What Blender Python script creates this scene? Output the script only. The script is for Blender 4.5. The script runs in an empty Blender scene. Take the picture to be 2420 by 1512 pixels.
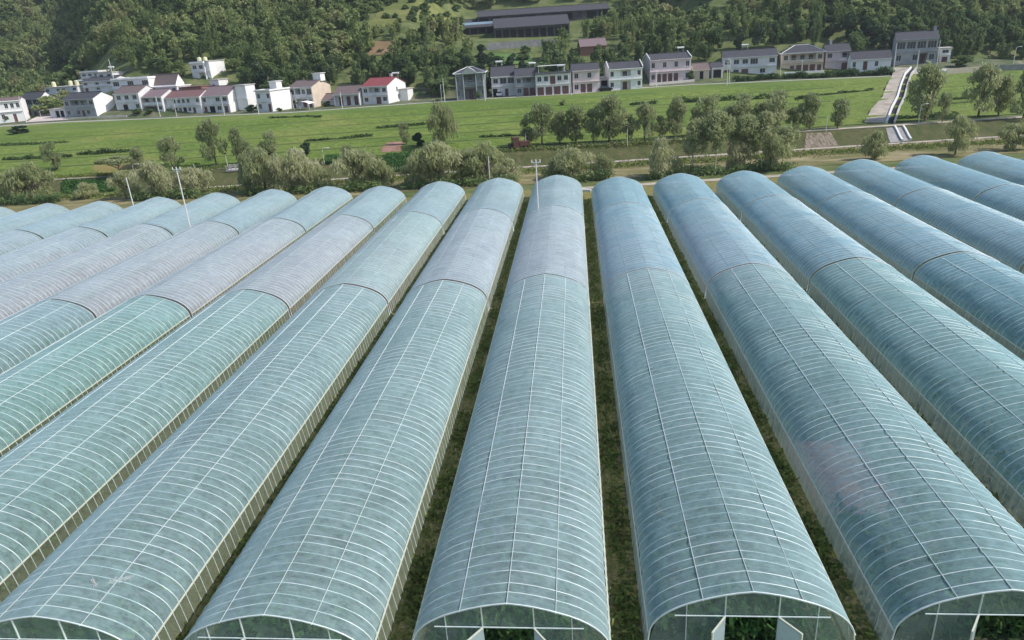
import bpy, math, random
import numpy as np
from mathutils import Vector
R = math.radians
random.seed(7)
sc = bpy.context.scene
col = sc.collection

# ---------------------------------------------------------------- camera
# calibrated from the converging ridges of the tunnels; picture units below are a 2419 x 1512 frame
F, PITCH, ROLL, YAW, CX, CH = 1649.67, .3766, -.0664, .1047, 3.085, 23.018
cam = bpy.data.cameras.new('camera'); camo = bpy.data.objects.new('camera', cam); col.objects.link(camo)
cp, sp, cy, sy = math.cos(PITCH), math.sin(PITCH), math.cos(YAW), math.sin(YAW)
fwd = Vector((-sy*cp, cy*cp, -sp)); rt = Vector((cy, sy, 0)); up = rt.cross(fwd)
r2 = math.cos(ROLL)*rt + math.sin(ROLL)*up; u2 = -math.sin(ROLL)*rt + math.cos(ROLL)*up
from mathutils import Matrix
M = Matrix((r2, u2, -fwd)).transposed().to_4x4(); M.translation = Vector((CX, 0, CH))
camo.matrix_world = M
cam.sensor_width = 36; cam.lens = 36*F/2419; cam.clip_start = .5; cam.clip_end = 3000
sc.camera = camo
# ---------------------------------------------------------------- light
SUN_AZ, SUN_EL = 95, 45                     # azimuth from +Y towards +X
w = bpy.data.worlds.new('World'); sc.world = w; w.use_nodes = True
nt = w.node_tree; bg = nt.nodes['Background']
sky = nt.nodes.new('ShaderNodeTexSky'); sky.sky_type = 'NISHITA'; sky.sun_disc = False
sky.sun_elevation = R(SUN_EL); sky.sun_rotation = R(SUN_AZ)
nt.links.new(sky.outputs[0], bg.inputs[0]); bg.inputs[1].default_value = .14
sun = bpy.data.lights.new('sun', 'SUN'); sun.energy = 3.6; sun.angle = R(.5); sun.color = (1, .95, .87)
so = bpy.data.objects.new('sun', sun); col.objects.link(so)
sdir = Vector((math.sin(R(SUN_AZ))*math.cos(R(SUN_EL)), math.cos(R(SUN_AZ))*math.cos(R(SUN_EL)), math.sin(R(SUN_EL))))
so.rotation_euler = sdir.to_track_quat('Z', 'Y').to_euler(); so.location = (60, 0, 60)
sc.view_settings.view_transform = 'Standard'; sc.view_settings.look = 'None'
sc.view_settings.exposure = .3; sc.view_settings.gamma = 1
sc.cycles.transparent_max_bounces = 24; sc.cycles.max_bounces = 8

# ---------------------------------------------------------------- terrain height
def ss(a, b, x): 
    t = np.clip((np.asarray(x, float)-a)/(b-a), 0, 1); return t*t*(3-2*t)
def terr(x, y):
    x = np.asarray(x, float); y = np.asarray(y, float)
    u = y-.09*x
    h = 2.0*ss(141.5, 149, u)
    f = np.clip((u-153)/47, 0, 1)
    st = np.floor(f*6); fr = f*6-st
    h = h + 5.6*(st+ss(.75, 1, fr))/6
    h = h + .2*ss(200, 204, u)
    # shelf under the tall house on the right
    h = h + 1.8*ss(206, 216, u)*ss(92, 102, x)*(1-ss(128, 140, x))
    # near hill
    s = np.maximum(0, u-238)
    barn = ss(-62, -40, x)*(1-ss(38, 60, x))
    za = .42*s
    zb = np.where(s < 42, .37*s, 15.5+.06*np.clip(s-42, 0, 34)+.5*np.maximum(0, s-76))
    hill = za*(1-barn)+zb*barn
    hill = hill + 1.2*np.sin(x*.045+1)*np.sin(y*.06)*ss(0, 30, s)
    tr = 3.0                                # soft terraces
    ht = hill/tr; hf = np.floor(ht); hill = tr*(hf+ss(.15, .85, ht-hf))*.6+hill*.4
    xb = -.62*y-5
    m = ss(-28, 12, x-xb)
    low = .05*np.maximum(0, u-225)*(1-ss(0, 60, x+100))
    far = np.maximum(0, y-360)
    farh = np.minimum(6+.58*far, 130)+4*np.sin(x*.03)*ss(0, 60, far)
    hl = np.maximum(low, farh*ss(0, 20, far))
    return h + np.minimum(hill, 120)*m + hl*(1-m) + 0*x
CAM = np.array([CX, 0, CH]); fw, rr, uu = np.array(fwd), np.array(r2), np.array(u2)
def ray(px, py): return fw+rr*(px-1209.5)/F-uu*(py-756)/F
def proj(p):
    d = np.asarray(p, float)-CAM; z = d@fw
    return 1209.5+F*(d@rr)/z, 756-F*(d@uu)/z, z
def gp(px, py):
    d = ray(px, py); t = 15.
    while t < 900:
        p = CAM+d*t
        if p[2] < terr(p[0], p[1]): break
        t += .5
    lo, hi = t-.5, t
    for _ in range(14):
        m = (lo+hi)/2; p = CAM+d*m
        if p[2] < terr(p[0], p[1]): hi = m
        else: lo = m
    p = CAM+d*hi; p[2] = float(terr(p[0], p[1])); return p
def solve(fn, target, lo, hi):              # fn monotonic
    a = fn(lo)-target
    if (a < 0) == (fn(hi)-target < 0): return lo
    for _ in range(40):
        m = (lo+hi)/2; b = fn(m)-target
        if (a < 0) == (b < 0): lo = m
        else: hi = m
    return (lo+hi)/2

# ---------------------------------------------------------------- materials
def newmat(name):
    m = bpy.data.materials.new(name); m.use_nodes = True
    return m, m.node_tree, m.node_tree.nodes, m.node_tree.links, m.node_tree.nodes['Principled BSDF']
def noise(N, L, scale, detail=4, coord='Object', rough=.6, stretch=None, dist=0):
    tc = N.new('ShaderNodeTexCoord'); src = tc.outputs[coord]
    if stretch:
        mp = N.new('ShaderNodeMapping'); mp.inputs['Scale'].default_value = stretch; L.new(src, mp.inputs[0]); src = mp.outputs[0]
    n = N.new('ShaderNodeTexNoise'); n.inputs['Scale'].default_value = scale; n.inputs['Detail'].default_value = detail
    n.inputs['Roughness'].default_value = rough; n.inputs['Distortion'].default_value = dist
    L.new(src, n.inputs['Vector']); return n
def ramp(N, L, src, stops):
    r = N.new('ShaderNodeValToRGB'); e = r.color_ramp.elements
    while len(e) < len(stops): e.new(.5)
    for i, (p, c) in enumerate(stops):
        e[i].position = p; e[i].color = (*c, 1) if len(c) == 3 else c
    L.new(src, r.inputs[0]); return r
def mat(name, c, rough=.8, var=.25, scale=1.5, bump=.0, bscale=8, metal=0, coord='Object', stretch=None, spec=.3):
    m, T, N, L, b = newmat(name)
    n = noise(N, L, scale, coord=coord, stretch=stretch)
    lo = tuple(max(0, v*(1-var)) for v in c); hi = tuple(min(1, v*(1+var)) for v in c)
    r = ramp(N, L, n.outputs[0], [(.3, lo), (.7, hi)]); L.new(r.outputs[0], b.inputs['Base Color'])
    b.inputs['Roughness'].default_value = rough; b.inputs['Metallic'].default_value = metal
    b.inputs['Specular IOR Level'].default_value = spec
    if bump:
        n2 = noise(N, L, bscale, coord=coord, stretch=stretch); bp = N.new('ShaderNodeBump'); bp.inputs['Strength'].default_value = bump
        bp.inputs['Distance'].default_value = .1; L.new(n2.outputs[0], bp.inputs['Height']); L.new(bp.outputs[0], b.inputs['Normal'])
    return m
def mat_ramp(name, stops, scale, rough=.9, stretch=None, bump=.4, bscale=3, dist=0, detail=8, coord='Object', fine=0):
    m, T, N, L, b = newmat(name)
    n = noise(N, L, scale, detail, coord, .65, stretch, dist)
    r = ramp(N, L, n.outputs[0], stops); out = r.outputs[0]
    if fine:
        nf = noise(N, L, 1.1, 5, coord, .7, (.6, 1.8, 1)); rf = ramp(N, L, nf.outputs[0], [(.35, (1-fine,)*3), (.65, (1+fine*.4,)*3)])
        mm = N.new('ShaderNodeMix'); mm.data_type = 'RGBA'; mm.blend_type = 'MULTIPLY'; mm.inputs[0].default_value = 1
        L.new(out, mm.inputs[6]); L.new(rf.outputs[0], mm.inputs[7]); out = mm.outputs[2]
    L.new(out, b.inputs['Base Color'])
    b.inputs['Roughness'].default_value = rough; b.inputs['Specular IOR Level'].default_value = .15
    n2 = noise(N, L, bscale, 6, coord); bp = N.new('ShaderNodeBump'); bp.inputs['Strength'].default_value = bump
    bp.inputs['Distance'].default_value = .3; L.new(n2.outputs[0], bp.inputs['Height']); L.new(bp.outputs[0], b.inputs['Normal'])
    return m
def leafmat(name, cols, trans=.35, rnd=.35, scale=.25):
    m, T, N, L, b = newmat(name)
    oi = N.new('ShaderNodeObjectInfo'); n = noise(N, L, scale, 3)
    ad = N.new('ShaderNodeMath'); ad.operation = 'MULTIPLY_ADD'; L.new(oi.outputs['Random'], ad.inputs[0]); ad.inputs[1].default_value = rnd
    L.new(n.outputs[0], ad.inputs[2]); sb = N.new('ShaderNodeMath'); sb.operation = 'SUBTRACT'; L.new(ad.outputs[0], sb.inputs[0]); sb.inputs[1].default_value = rnd/2
    k = len(cols); r = ramp(N, L, sb.outputs[0], [(.28+.44*i/(k-1), c) for i, c in enumerate(cols)])
    L.new(r.outputs[0], b.inputs['Base Color']); b.inputs['Roughness'].default_value = .7; b.inputs['Specular IOR Level'].default_value = .2
    tr = N.new('ShaderNodeBsdfTranslucent'); L.new(r.outputs[0], tr.inputs[0])
    mx = N.new('ShaderNodeMixShader'); mx.inputs[0].default_value = trans
    L.new(b.outputs[0], mx.inputs[1]); L.new(tr.outputs[0], mx.inputs[2]); L.new(mx.outputs[0], N['Material Output'].inputs[0])
    return m
def film_mat(name, alpha0=.5, streak=.5, base=(.62, .72, .75)):
    m, T, N, L, b = newmat(name)
    oi = N.new('ShaderNodeObjectInfo')
    tc = N.new('ShaderNodeTexCoord')
    va = N.new('ShaderNodeVectorMath'); va.operation = 'ADD'
    sc_ = N.new('ShaderNodeMath'); sc_.operation = 'MULTIPLY'; L.new(oi.outputs['Random'], sc_.inputs[0]); sc_.inputs[1].default_value = 90
    L.new(tc.outputs['Object'], va.inputs[0]); L.new(sc_.outputs[0], va.inputs[1])
    def nz(scale, stretch, det=5, dist=0):
        mp = N.new('ShaderNodeMapping'); mp.inputs['Scale'].default_value = stretch; L.new(va.outputs[0], mp.inputs[0])
        n = N.new('ShaderNodeTexNoise'); n.inputs['Scale'].default_value = scale; n.inputs['Detail'].default_value = det
        n.inputs['Distortion'].default_value = dist
        n.inputs['Roughness'].default_value = .65; L.new(mp.outputs[0], n.inputs['Vector']); return n
    n1 = nz(.35, (1, .5, 1)); n2 = nz(1.6, (.35, 1.6, .35), 4); n3 = nz(1.5, (1, 1, 1), 6, .8); n4 = nz(7, (.25, 1, .25), 4, .5)
    c = ramp(N, L, n1.outputs[0], [(.3, tuple(v*.8 for v in base)), (.7, base)])
    mc = N.new('ShaderNodeMix'); mc.data_type = 'RGBA'; mc.blend_type = 'MULTIPLY'; mc.inputs[0].default_value = 1
    L.new(c.outputs[0], mc.inputs[6]); L.new(oi.outputs['Color'], mc.inputs[7])
    L.new(mc.outputs[2], b.inputs['Base Color']); b.inputs['Roughness'].default_value = .32
    b.inputs['Specular IOR Level'].default_value = .55
    bp = N.new('ShaderNodeBump'); bp.inputs['Strength'].default_value = .5; bp.inputs['Distance'].default_value = .07
    bp2 = N.new('ShaderNodeBump'); bp2.inputs['Strength'].default_value = .3; bp2.inputs['Distance'].default_value = .02; L.new(n4.outputs[0], bp2.inputs['Height'])
    L.new(n2.outputs[0], bp.inputs['Height']); L.new(bp2.outputs[0], bp.inputs['Normal']); L.new(bp.outputs[0], b.inputs['Normal'])
    tl = N.new('ShaderNodeBsdfTranslucent'); L.new(mc.outputs[2], tl.inputs[0])
    m1 = N.new('ShaderNodeMixShader'); m1.inputs[0].default_value = .3; L.new(b.outputs[0], m1.inputs[1]); L.new(tl.outputs[0], m1.inputs[2])
    tp = N.new('ShaderNodeBsdfTransparent'); tp.inputs[0].default_value = (.93, .97, .96, 1)
    lw = N.new('ShaderNodeLayerWeight'); lw.inputs[0].default_value = .35
    # opacity: base + facing + streaks of condensation
    a = N.new('ShaderNodeMath'); a.operation = 'MULTIPLY_ADD'; L.new(lw.outputs['Facing'], a.inputs[0]); a.inputs[1].default_value = .75; a.inputs[2].default_value = alpha0
    s2 = N.new('ShaderNodeMath'); s2.operation = 'MULTIPLY_ADD'; s3 = N.new('ShaderNodeMath'); s3.operation = 'ADD'; L.new(n3.outputs[0], s3.inputs[0]); L.new(n4.outputs[0], s3.inputs[1]); L.new(s3.outputs[0], s2.inputs[0]); s2.inputs[1].default_value = streak; s2.inputs[2].default_value = -streak
    a2 = N.new('ShaderNodeMath'); a2.operation = 'ADD'; a2.use_clamp = True; L.new(a.outputs[0], a2.inputs[0]); L.new(s2.outputs[0], a2.inputs[1])
    m2 = N.new('ShaderNodeMixShader'); L.new(a2.outputs[0], m2.inputs[0]); L.new(tp.outputs[0], m2.inputs[1]); L.new(m1.outputs[0], m2.inputs[2])
    L.new(m2.outputs[0], N['Material Output'].inputs[0])
    return m
MT = {}
MT['film'] = film_mat('film', .28, .5, (.55, .71, .74))
MT['filmfar'] = film_mat('filmfar', .31, .5, (.59, .73, .77))
MT['endfilm'] = film_mat('endfilm', .2, .35, (.45, .58, .52))
MT['net'] = film_mat('net', .22, .4, (.32, .35, .26))
MT['skirtfilm'] = film_mat('skirtfilm', .3, .3, (.55, .63, .62))
MT['brown'] = film_mat('brown', .5, .3, (.46, .44, .42))
MT['steel'] = mat('steel', (.64, .72, .71), .4, .12, 3, metal=.1, spec=.5)
MT['rail'] = mat('rail', (.56, .58, .48), .5, .12, 3)
MT['concrete'] = mat('concrete', (.5, .47, .45), .9, .18, .6, .3, 6)
MT['concrete_d'] = mat('concrete_dark', (.3, .29, .28), .9, .25, .8, .3, 6)
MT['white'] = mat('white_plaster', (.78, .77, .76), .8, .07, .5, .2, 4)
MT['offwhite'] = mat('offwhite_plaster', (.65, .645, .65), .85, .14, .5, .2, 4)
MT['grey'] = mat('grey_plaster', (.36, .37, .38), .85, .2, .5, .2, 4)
MT['greyd'] = mat('grey_dark_plaster', (.2, .22, .23), .85, .2, .5, .2, 4)
MT['beige'] = mat('beige_plaster', (.6, .5, .4), .85, .12, .5, .2, 4)
MT['pinkwall'] = mat('pink_tile', (.64, .54, .55), .7, .1, .8, .1, 6)
MT['tilegrey'] = mat('tile_grey', (.07, .07, .08), .75, .3, 4, .8, 14, stretch=(5, .6, 1))
MT['tilebrown'] = mat('tile_brown', (.17, .13, .125), .8, .25, 4, .8, 14, stretch=(5, .6, 1))
MT['tilepurple'] = mat('tile_purple', (.22, .16, .17), .8, .2, 4, .8, 14, stretch=(5, .6, 1))
MT['tiledull'] = mat('tile_dull', (.2, .11, .11), .8, .3, 4, .8, 14, stretch=(5, .6, 1))
MT['barnwall'] = mat('barn_wall', (.075, .075, .075), .9, .4, .5)
MT['tilered'] = mat('tile_red', (.26, .065, .07), .7, .2, 4, .8, 14, stretch=(5, .6, 1))
MT['glass'] = mat('glass', (.035, .045, .055), .15, .3, 1, spec=.6)
MT['dark'] = mat('depth_shade', (.02, .02, .022), .9, .2)  # near-black colour holds the shade of deep openings and the ditch
MT['redwood'] = mat('redwood', (.15, .075, .07), .6, .3, 2)
MT['frame'] = mat('win_frame', (.5, .5, .5), .5, .05)
MT['cream'] = mat('cream_plastic', (.7, .68, .45), .5, .1)
MT['brick'] = mat_ramp('brick', [(.35, (.22, .12, .09)), (.65, (.34, .2, .15))], 2, bump=.3)
MT['bark'] = mat('bark', (.13, .1, .075), .95, .3, 4, .8, 10)
MT['birch'] = mat('pale_bark', (.42, .38, .32), .9, .3, 2, .5, 10)
MT['pole'] = mat('pole', (.66, .65, .62), .7, .1, 1)
MT['black'] = mat('black', (.015, .015, .015), .5, .1)
MT['rust'] = mat('rust', (.1, .045, .035), .6, .4, 2)
MT['carwhite'] = mat('carwhite', (.8, .8, .8), .25, .02, spec=.6)
MT['orange'] = mat('orange', (.5, .2, .08), .7, .2)
MT['willow'] = leafmat('willow', [(.3, .34, .16), (.42, .44, .23), (.53, .52, .33)], .55, .3, .3)
MT['poplar'] = leafmat('poplar', [(.24, .29, .13), (.34, .38, .19), (.44, .46, .26)], .55, .2, .3)
MT['dkleaf'] = leafmat('dkleaf', [(.035, .07, .04), (.07, .11, .055), (.12, .16, .08)], .25, .35, .2)
MT['broad'] = leafmat('broad', [(.09, .15, .06), (.16, .23, .085), (.22, .29, .12)], .4, .4, .2)
MT['bamboo'] = leafmat('bamboo', [(.1, .16, .06), (.16, .22, .085), (.24, .29, .13)], .35, .35, .2)
MT['forest'] = leafmat('forest', [(.07, .12, .05), (.17, .235, .085), (.28, .33, .13), (.36, .33, .18)], .4, .0, .06)
MT['crop'] = leafmat('crop', [(.035, .1, .025), (.07, .17, .045), (.13, .2, .07)], .35, .2, .8)
MT['weed'] = leafmat('weed', [(.09, .13, .03), (.15, .19, .05), (.18, .24, .06), (.24, .22, .09)], .3, 0, .5)
MT['hedge'] = leafmat('hedge', [(.045, .085, .03), (.075, .13, .045), (.12, .18, .065)], .25, .2, .5)

# ---------------------------------------------------------------- mesh helpers
class MB:
    def __init__(s): s.v = []; s.f = []
    def box(s, a, b):
        x0, y0, z0 = a; x1, y1, z1 = b; i = len(s.v)
        s.v += [(x0,y0,z0),(x1,y0,z0),(x1,y1,z0),(x0,y1,z0),(x0,y0,z1),(x1,y0,z1),(x1,y1,z1),(x0,y1,z1)]
        s.f += [(i,i+3,i+2,i+1),(i+4,i+5,i+6,i+7),(i,i+1,i+5,i+4),(i+1,i+2,i+6,i+5),(i+2,i+3,i+7,i+6),(i+3,i,i+4,i+7)]; return s
    def poly(s, pts): i = len(s.v); s.v += [tuple(p) for p in pts]; s.f.append(tuple(range(i, i+len(pts)))); return s
    def tube(s, pts, r, n=6, r1=None, cap=True):
        pts = [Vector(p) for p in pts]; k = len(pts); base = len(s.v)
        for i, p in enumerate(pts):
            t = (pts[min(i+1, k-1)]-pts[max(i-1, 0)]).normalized()
            a = Vector((0, 1, 0)) if abs(t.y) < .9 else Vector((1, 0, 0))
            u = t.cross(a).normalized(); v = t.cross(u)
            rad = r if r1 is None else r+(r1-r)*i/(k-1)
            for j in range(n):
                q = p+(u*math.cos(2*math.pi*j/n)+v*math.sin(2*math.pi*j/n))*rad; s.v.append(tuple(q))
        for i in range(k-1):
            for j in range(n):
                a = base+i*n+j; b = base+i*n+(j+1) % n; s.f.append((a, b, b+n, a+n))
        if cap: s.f.append(tuple(base+j for j in range(n))); s.f.append(tuple(base+(k-1)*n+j for j in range(n))[::-1])
        return s
    def ball(s, c, r, n=8, sz=1):
        i0 = len(s.v); m = n//2
        for a in range(m+1):
            th = math.pi*a/m
            for j in range(n): s.v.append((c[0]+r*math.sin(th)*math.cos(2*math.pi*j/n), c[1]+r*math.sin(th)*math.sin(2*math.pi*j/n), c[2]+r*sz*math.cos(th)))
        for a in range(m):
            for j in range(n):
                p = i0+a*n+j; q = i0+a*n+(j+1) % n; s.f.append((p, q, q+n, p+n))
        return s
    def mesh(s, name, m=None, smooth=False):
        me = bpy.data.meshes.new(name); me.from_pydata(s.v, [], s.f)
        if m: me.materials.append(m)
        if smooth: me.polygons.foreach_set('use_smooth', [True]*len(me.polygons))
        me.update(); return me
    def build(s, name, m, parent=None, smooth=False):
        return obj(name, s.mesh(name, m, smooth), parent)
def obj(name, me, parent=None, loc=None, rz=None):
    o = bpy.data.objects.new(name, me); col.objects.link(o)
    if parent: o.parent = parent
    if loc is not None: o.location = loc
    if rz is not None: o.rotation_euler = (0, 0, rz)
    return o
def empty(name, loc, rz=0, label=None, cat=None, group=None):
    o = bpy.data.objects.new(name, None); col.objects.link(o); o.location = loc; o.rotation_euler = (0, 0, rz)
    o.empty_display_size = .3; return tag(o, label, cat, group)
def tag(o, label=None, cat=None, group=None, kind=None):
    if label: o['label'] = label
    if cat: o['category'] = cat
    if group: o['group'] = group
    if kind: o['kind'] = kind
    return o
def npmesh(name, V, m, quads=True, smooth=False):
    n = len(V); me = bpy.data.meshes.new(name); me.vertices.add(n); me.vertices.foreach_set('co', np.ascontiguousarray(V, np.float32).ravel())
    k = n//4; me.loops.add(n); me.loops.foreach_set('vertex_index', np.arange(n, dtype=np.int32))
    me.polygons.add(k); me.polygons.foreach_set('loop_start', np.arange(0, n, 4, dtype=np.int32)); me.polygons.foreach_set('loop_total', np.full(k, 4, np.int32))
    me.materials.append(m); me.update(calc_edges=True); return me
def gridmesh(name, P, m, smooth=True):       # P: (a,b,3)
    a, b = P.shape[:2]; me = bpy.data.meshes.new(name)
    idx = np.arange(a*b).reshape(a, b)
    q = np.stack([idx[:-1, :-1], idx[1:, :-1], idx[1:, 1:], idx[:-1, 1:]], -1).reshape(-1, 4)
    me.vertices.add(a*b); me.vertices.foreach_set('co', P.astype(np.float32).ravel())
    me.loops.add(q.size); me.loops.foreach_set('vertex_index', q.astype(np.int32).ravel())
    me.polygons.add(len(q)); me.polygons.foreach_set('loop_start', np.arange(0, q.size, 4, dtype=np.int32)); me.polygons.foreach_set('loop_total', np.full(len(q), 4, np.int32))
    if smooth: me.polygons.foreach_set('use_smooth', np.ones(len(q), bool))
    me.materials.append(m); me.update(calc_edges=True); return me
def leafquads(C, l, w, rng, a=None, jit=1.0):
    n = len(C)
    if a is None: a = rng.normal(size=(n, 3))
    else: a = a+rng.normal(size=(n, 3))*jit
    a /= np.linalg.norm(a, axis=1)[:, None]+1e-9
    b = np.cross(a, rng.normal(size=(n, 3))); b /= np.linalg.norm(b, axis=1)[:, None]+1e-9
    s = rng.uniform(.6, 1.3, (n, 1)); a = a*l*s/2; b = b*w*s/2
    return np.stack([C-a-b, C+a-b, C+a+b, C-a+b], 1).reshape(-1, 3)

# ---------------------------------------------------------------- ground
xs = np.unique(np.concatenate([np.linspace(-520, -140, 96), np.linspace(-140, 150, 200), np.linspace(150, 420, 70)]))
ys = np.unique(np.concatenate([np.linspace(-40, 135, 50), np.linspace(135, 245, 160), np.linspace(245, 460, 110), np.linspace(460, 760, 40)]))
X, Y = np.meshgrid(xs, ys, indexing='ij')
gm = mat_ramp('valley_ground', [(.3, (.06, .085, .03)), (.45, (.1, .13, .045)), (.6, (.15, .17, .07)), (.75, (.2, .18, .1))], .22, bscale=.9, bump=.6)
g = obj('ground', gridmesh('ground', np.stack([X, Y, terr(X, Y)], -1), gm)); tag(g, kind='structure')
def inset_u(u, x): return u+.09*x
def strip(name, pts, m, lift=.04, n=60, across=6, kind='structure', **kw):
    """pts: list of (x, y_near, y_far) control rows; a sheet draped on the terrain"""
    pts = sorted(pts); xx = np.linspace(pts[0][0], pts[-1][0], n)
    a = np.interp(xx, [p[0] for p in pts], [p[1] for p in pts]); b = np.interp(xx, [p[0] for p in pts], [p[2] for p in pts])
    t = np.linspace(0, 1, across)[None, :]; XX = np.repeat(xx[:, None], across, 1); YY = a[:, None]*(1-t)+b[:, None]*t
    o = obj(name, gridmesh(name, np.stack([XX, YY, terr(XX, YY)+lift], -1), m)); return tag(o, kind=kind, **kw)
def quadpatch(name, px, m, lift=.05, n=24, k=16, kind='structure', **kw):
    """px: 4 picture points (near-left, near-right, far-right, far-left) found on the terrain"""
    c = [gp(*p)[:2] for p in px]; s, t = np.meshgrid(np.linspace(0, 1, n), np.linspace(0, 1, k), indexing='ij')
    XY = sum(cc[None, None, :]*wt[..., None] for cc, wt in zip(c, [(1-s)*(1-t), s*(1-t), s*t, (1-s)*t]))
    Z = terr(XY[..., 0], XY[..., 1])+lift
    o = obj(name, gridmesh(name, np.concatenate([XY, Z[..., None]], -1), m)); tag(o, kind=kind, **kw); return o, c
def U(u): return lambda x: u+.09*x
def band(name, u0, u1, x0, x1, m, lift=.04, **kw):
    return strip(name, [(x0, u0+.09*x0, u1+.09*x0), (x1, u0+.09*x1, u1+.09*x1)], m, lift, n=max(20, int((x1-x0)/2.5)), across=max(3, int((u1-u0)/.7)), **kw)
# soil between and under the tunnels
soil = mat_ramp('alley_soil', [(.32, (.12, .14, .04)), (.5, (.22, .21, .075)), (.66, (.29, .23, .12))], 1.1, bscale=5, bump=.7)
band('soil', -20, 117, -130, 112, soil, .02)
sand = mat_ramp('sand', [(.35, (.1, .12, .04)), (.5, (.2, .18, .085)), (.62, (.32, .27, .16)), (.75, (.45, .37, .25))], .22, stretch=(.35, 1.2, 1), bump=.4)
band('sandy_strip', 122, 139, -170, 180, sand, .05)
weedy = mat_ramp('embankment_turf', [(.3, (.05, .07, .022)), (.55, (.1, .105, .042)), (.75, (.17, .13, .08))], .5, stretch=(1, .5, 1), bump=.8, bscale=2)
band('embankment', 141.4, 149.6, -180, 180, weedy, .06)
pathm = mat('path_concrete', (.4, .35, .29), .9, .3, .3, .2, 3)
band('lower_path', 139.2, 141, -180, 180, pathm, .09)
band('upper_path', 150, 152.2, -190, 180, pathm, .09)
band('end_path', 114.5, 116.4, -3, 60, pathm, .07)
ricem = mat_ramp('rice', [(.3, (.1, .16, .032)), (.45, (.14, .205, .045)), (.58, (.175, .23, .055)), (.72, (.24, .25, .08))], .045, stretch=(.6, 1.6, 1), dist=.6, bump=1.0, bscale=1.6, fine=.35)
RL = [(-60, 304), (0, 300), (150, 290), (300, 284), (545, 273), (690, 267), (950, 248), (1110, 237), (1350, 223), (1530, 208), (1640, 201), (1740, 197), (1900, 190), (2100, 181), (2245, 168), (2400, 163), (2480, 160)]
RW = [gp(*p) for p in RL]
strip('rice_field', [(p[0], 156+.09*p[0], p[1]-.5) for p in RW], ricem, .12, n=160, across=60)
bund = mat_ramp('bund', [(.35, (.05, .085, .025)), (.65, (.11, .13, .05))], .6)
for u_, x0, x1 in ((163.5, -185, 60), (171, -150, 20), (179, -185, 66), (188, -60, 70), (195, -180, 72), (168, 82, 150), (186, 84, 150)): band('field_bank', u_, u_+.55, x0, x1, bund, .22)
roadm = mat('village_road', (.42, .4, .38), .9, .1, .4, .2, 3)
strip('village_road', [(p[0], p[1], p[1]+2.4) for p in RW], roadm, .1, n=160, across=4)
yardm = mat_ramp('yard', [(.4, (.07, .1, .04)), (.6, (.16, .16, .1)), (.72, (.3, .27, .23))], .22, bump=.5, bscale=2)
strip('village_yard', [(p[0], p[1]+2.5, p[1]+26-(8 if p[0] > 20 else 0)) for p in RW], yardm, .05, n=160, across=30)

# ---------------------------------------------------------------- polytunnels
SP = 9.3
def prof(n=21):
    pts = []
    for i in range(n):
        a = math.pi*(1-i/(n-1)); x = 3.86*math.cos(a)*(1-.0*0)
        z = 1.2+1.93*(math.sin(a)**1.08)+.15*max(0, 1-abs(x)/1.9)**1.2
        pts.append((x, z))
    return pts
PR = prof(25)
def profz(x): return float(np.interp(x, [p[0] for p in PR], [p[1] for p in PR]))
HS = .6
def film_mesh(name, L, seed, m):
    rng = np.random.default_rng(seed); nb = int(round(L/HS)); sub = 4
    ny = nb*sub+1; yy = np.linspace(0, L, ny); n = len(PR)
    px = np.array([p[0] for p in PR]); pz = np.array([p[1] for p in PR])
    nx = np.gradient(pz); nz = -np.gradient(px); nl = np.hypot(nx, nz); nx, nz = -nx/nl, -nz/nl
    if nz[n//2] < 0: nx, nz = -nx, -nz
    sag = (1-np.abs(2*((np.arange(ny) % sub)/sub)-1))            # 0 on the hoop, 1 mid bay
    bay = np.minimum(np.arange(ny)//sub, nb-1)
    depth = (rng.uniform(.004, .02, nb+1)+.03*(rng.uniform(0, 1, nb+1) > .86))[bay]
    cross = np.interp(np.linspace(0, 1, n), np.linspace(0, 1, 7), rng.uniform(.5, 1.3, 7))
    wob = sum(np.outer(np.cos(yy*k+rng.uniform(0, 6)), np.sin(np.linspace(0, math.pi, n)*j+rng.uniform(0, 6))) for k, j in ((.5, 2), (1.1, 3), (2.3, 5)))*.012
    D = -(sag*depth)[:, None]*cross[None, :]+wob+rng.normal(0, .004, (ny, n))
    P = np.stack([px[None, :]+nx[None, :]*D, np.repeat(yy[:, None], n, 1), pz[None, :]+nz[None, :]*D], -1)
    return gridmesh(name, P, m)
def hoop_mesh():
    b = MB(); pts = [(-4.0, 0, 0)]+[(x, 0, z) for x, z in PR[::1]]+[(4.0, 0, 0)]
    return b.tube(pts, .021, 5, cap=False).mesh('hoop', MT['steel'], True)
HOOP = hoop_mesh()
def skirt_mesh(side, L, seed):
    rng = np.random.default_rng(seed); ny = int(L/.3)+1; yy = np.linspace(0, L, ny)
    zz = np.linspace(.02, 1.24, 5); xx = np.interp(zz, [0, 1.25], [3.99, 3.86])
    bul = rng.uniform(-.02, .03, ny)[:, None]*np.sin(np.linspace(0, math.pi, 5))[None, :]
    P = np.stack([side*(xx[None, :]+bul), np.repeat(yy[:, None], 5, 1), np.repeat(zz[None, :], ny, 0)], -1)
    return gridmesh('side_curtain', P, MT['net' if side > 0 else 'skirtfilm'])
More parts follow.
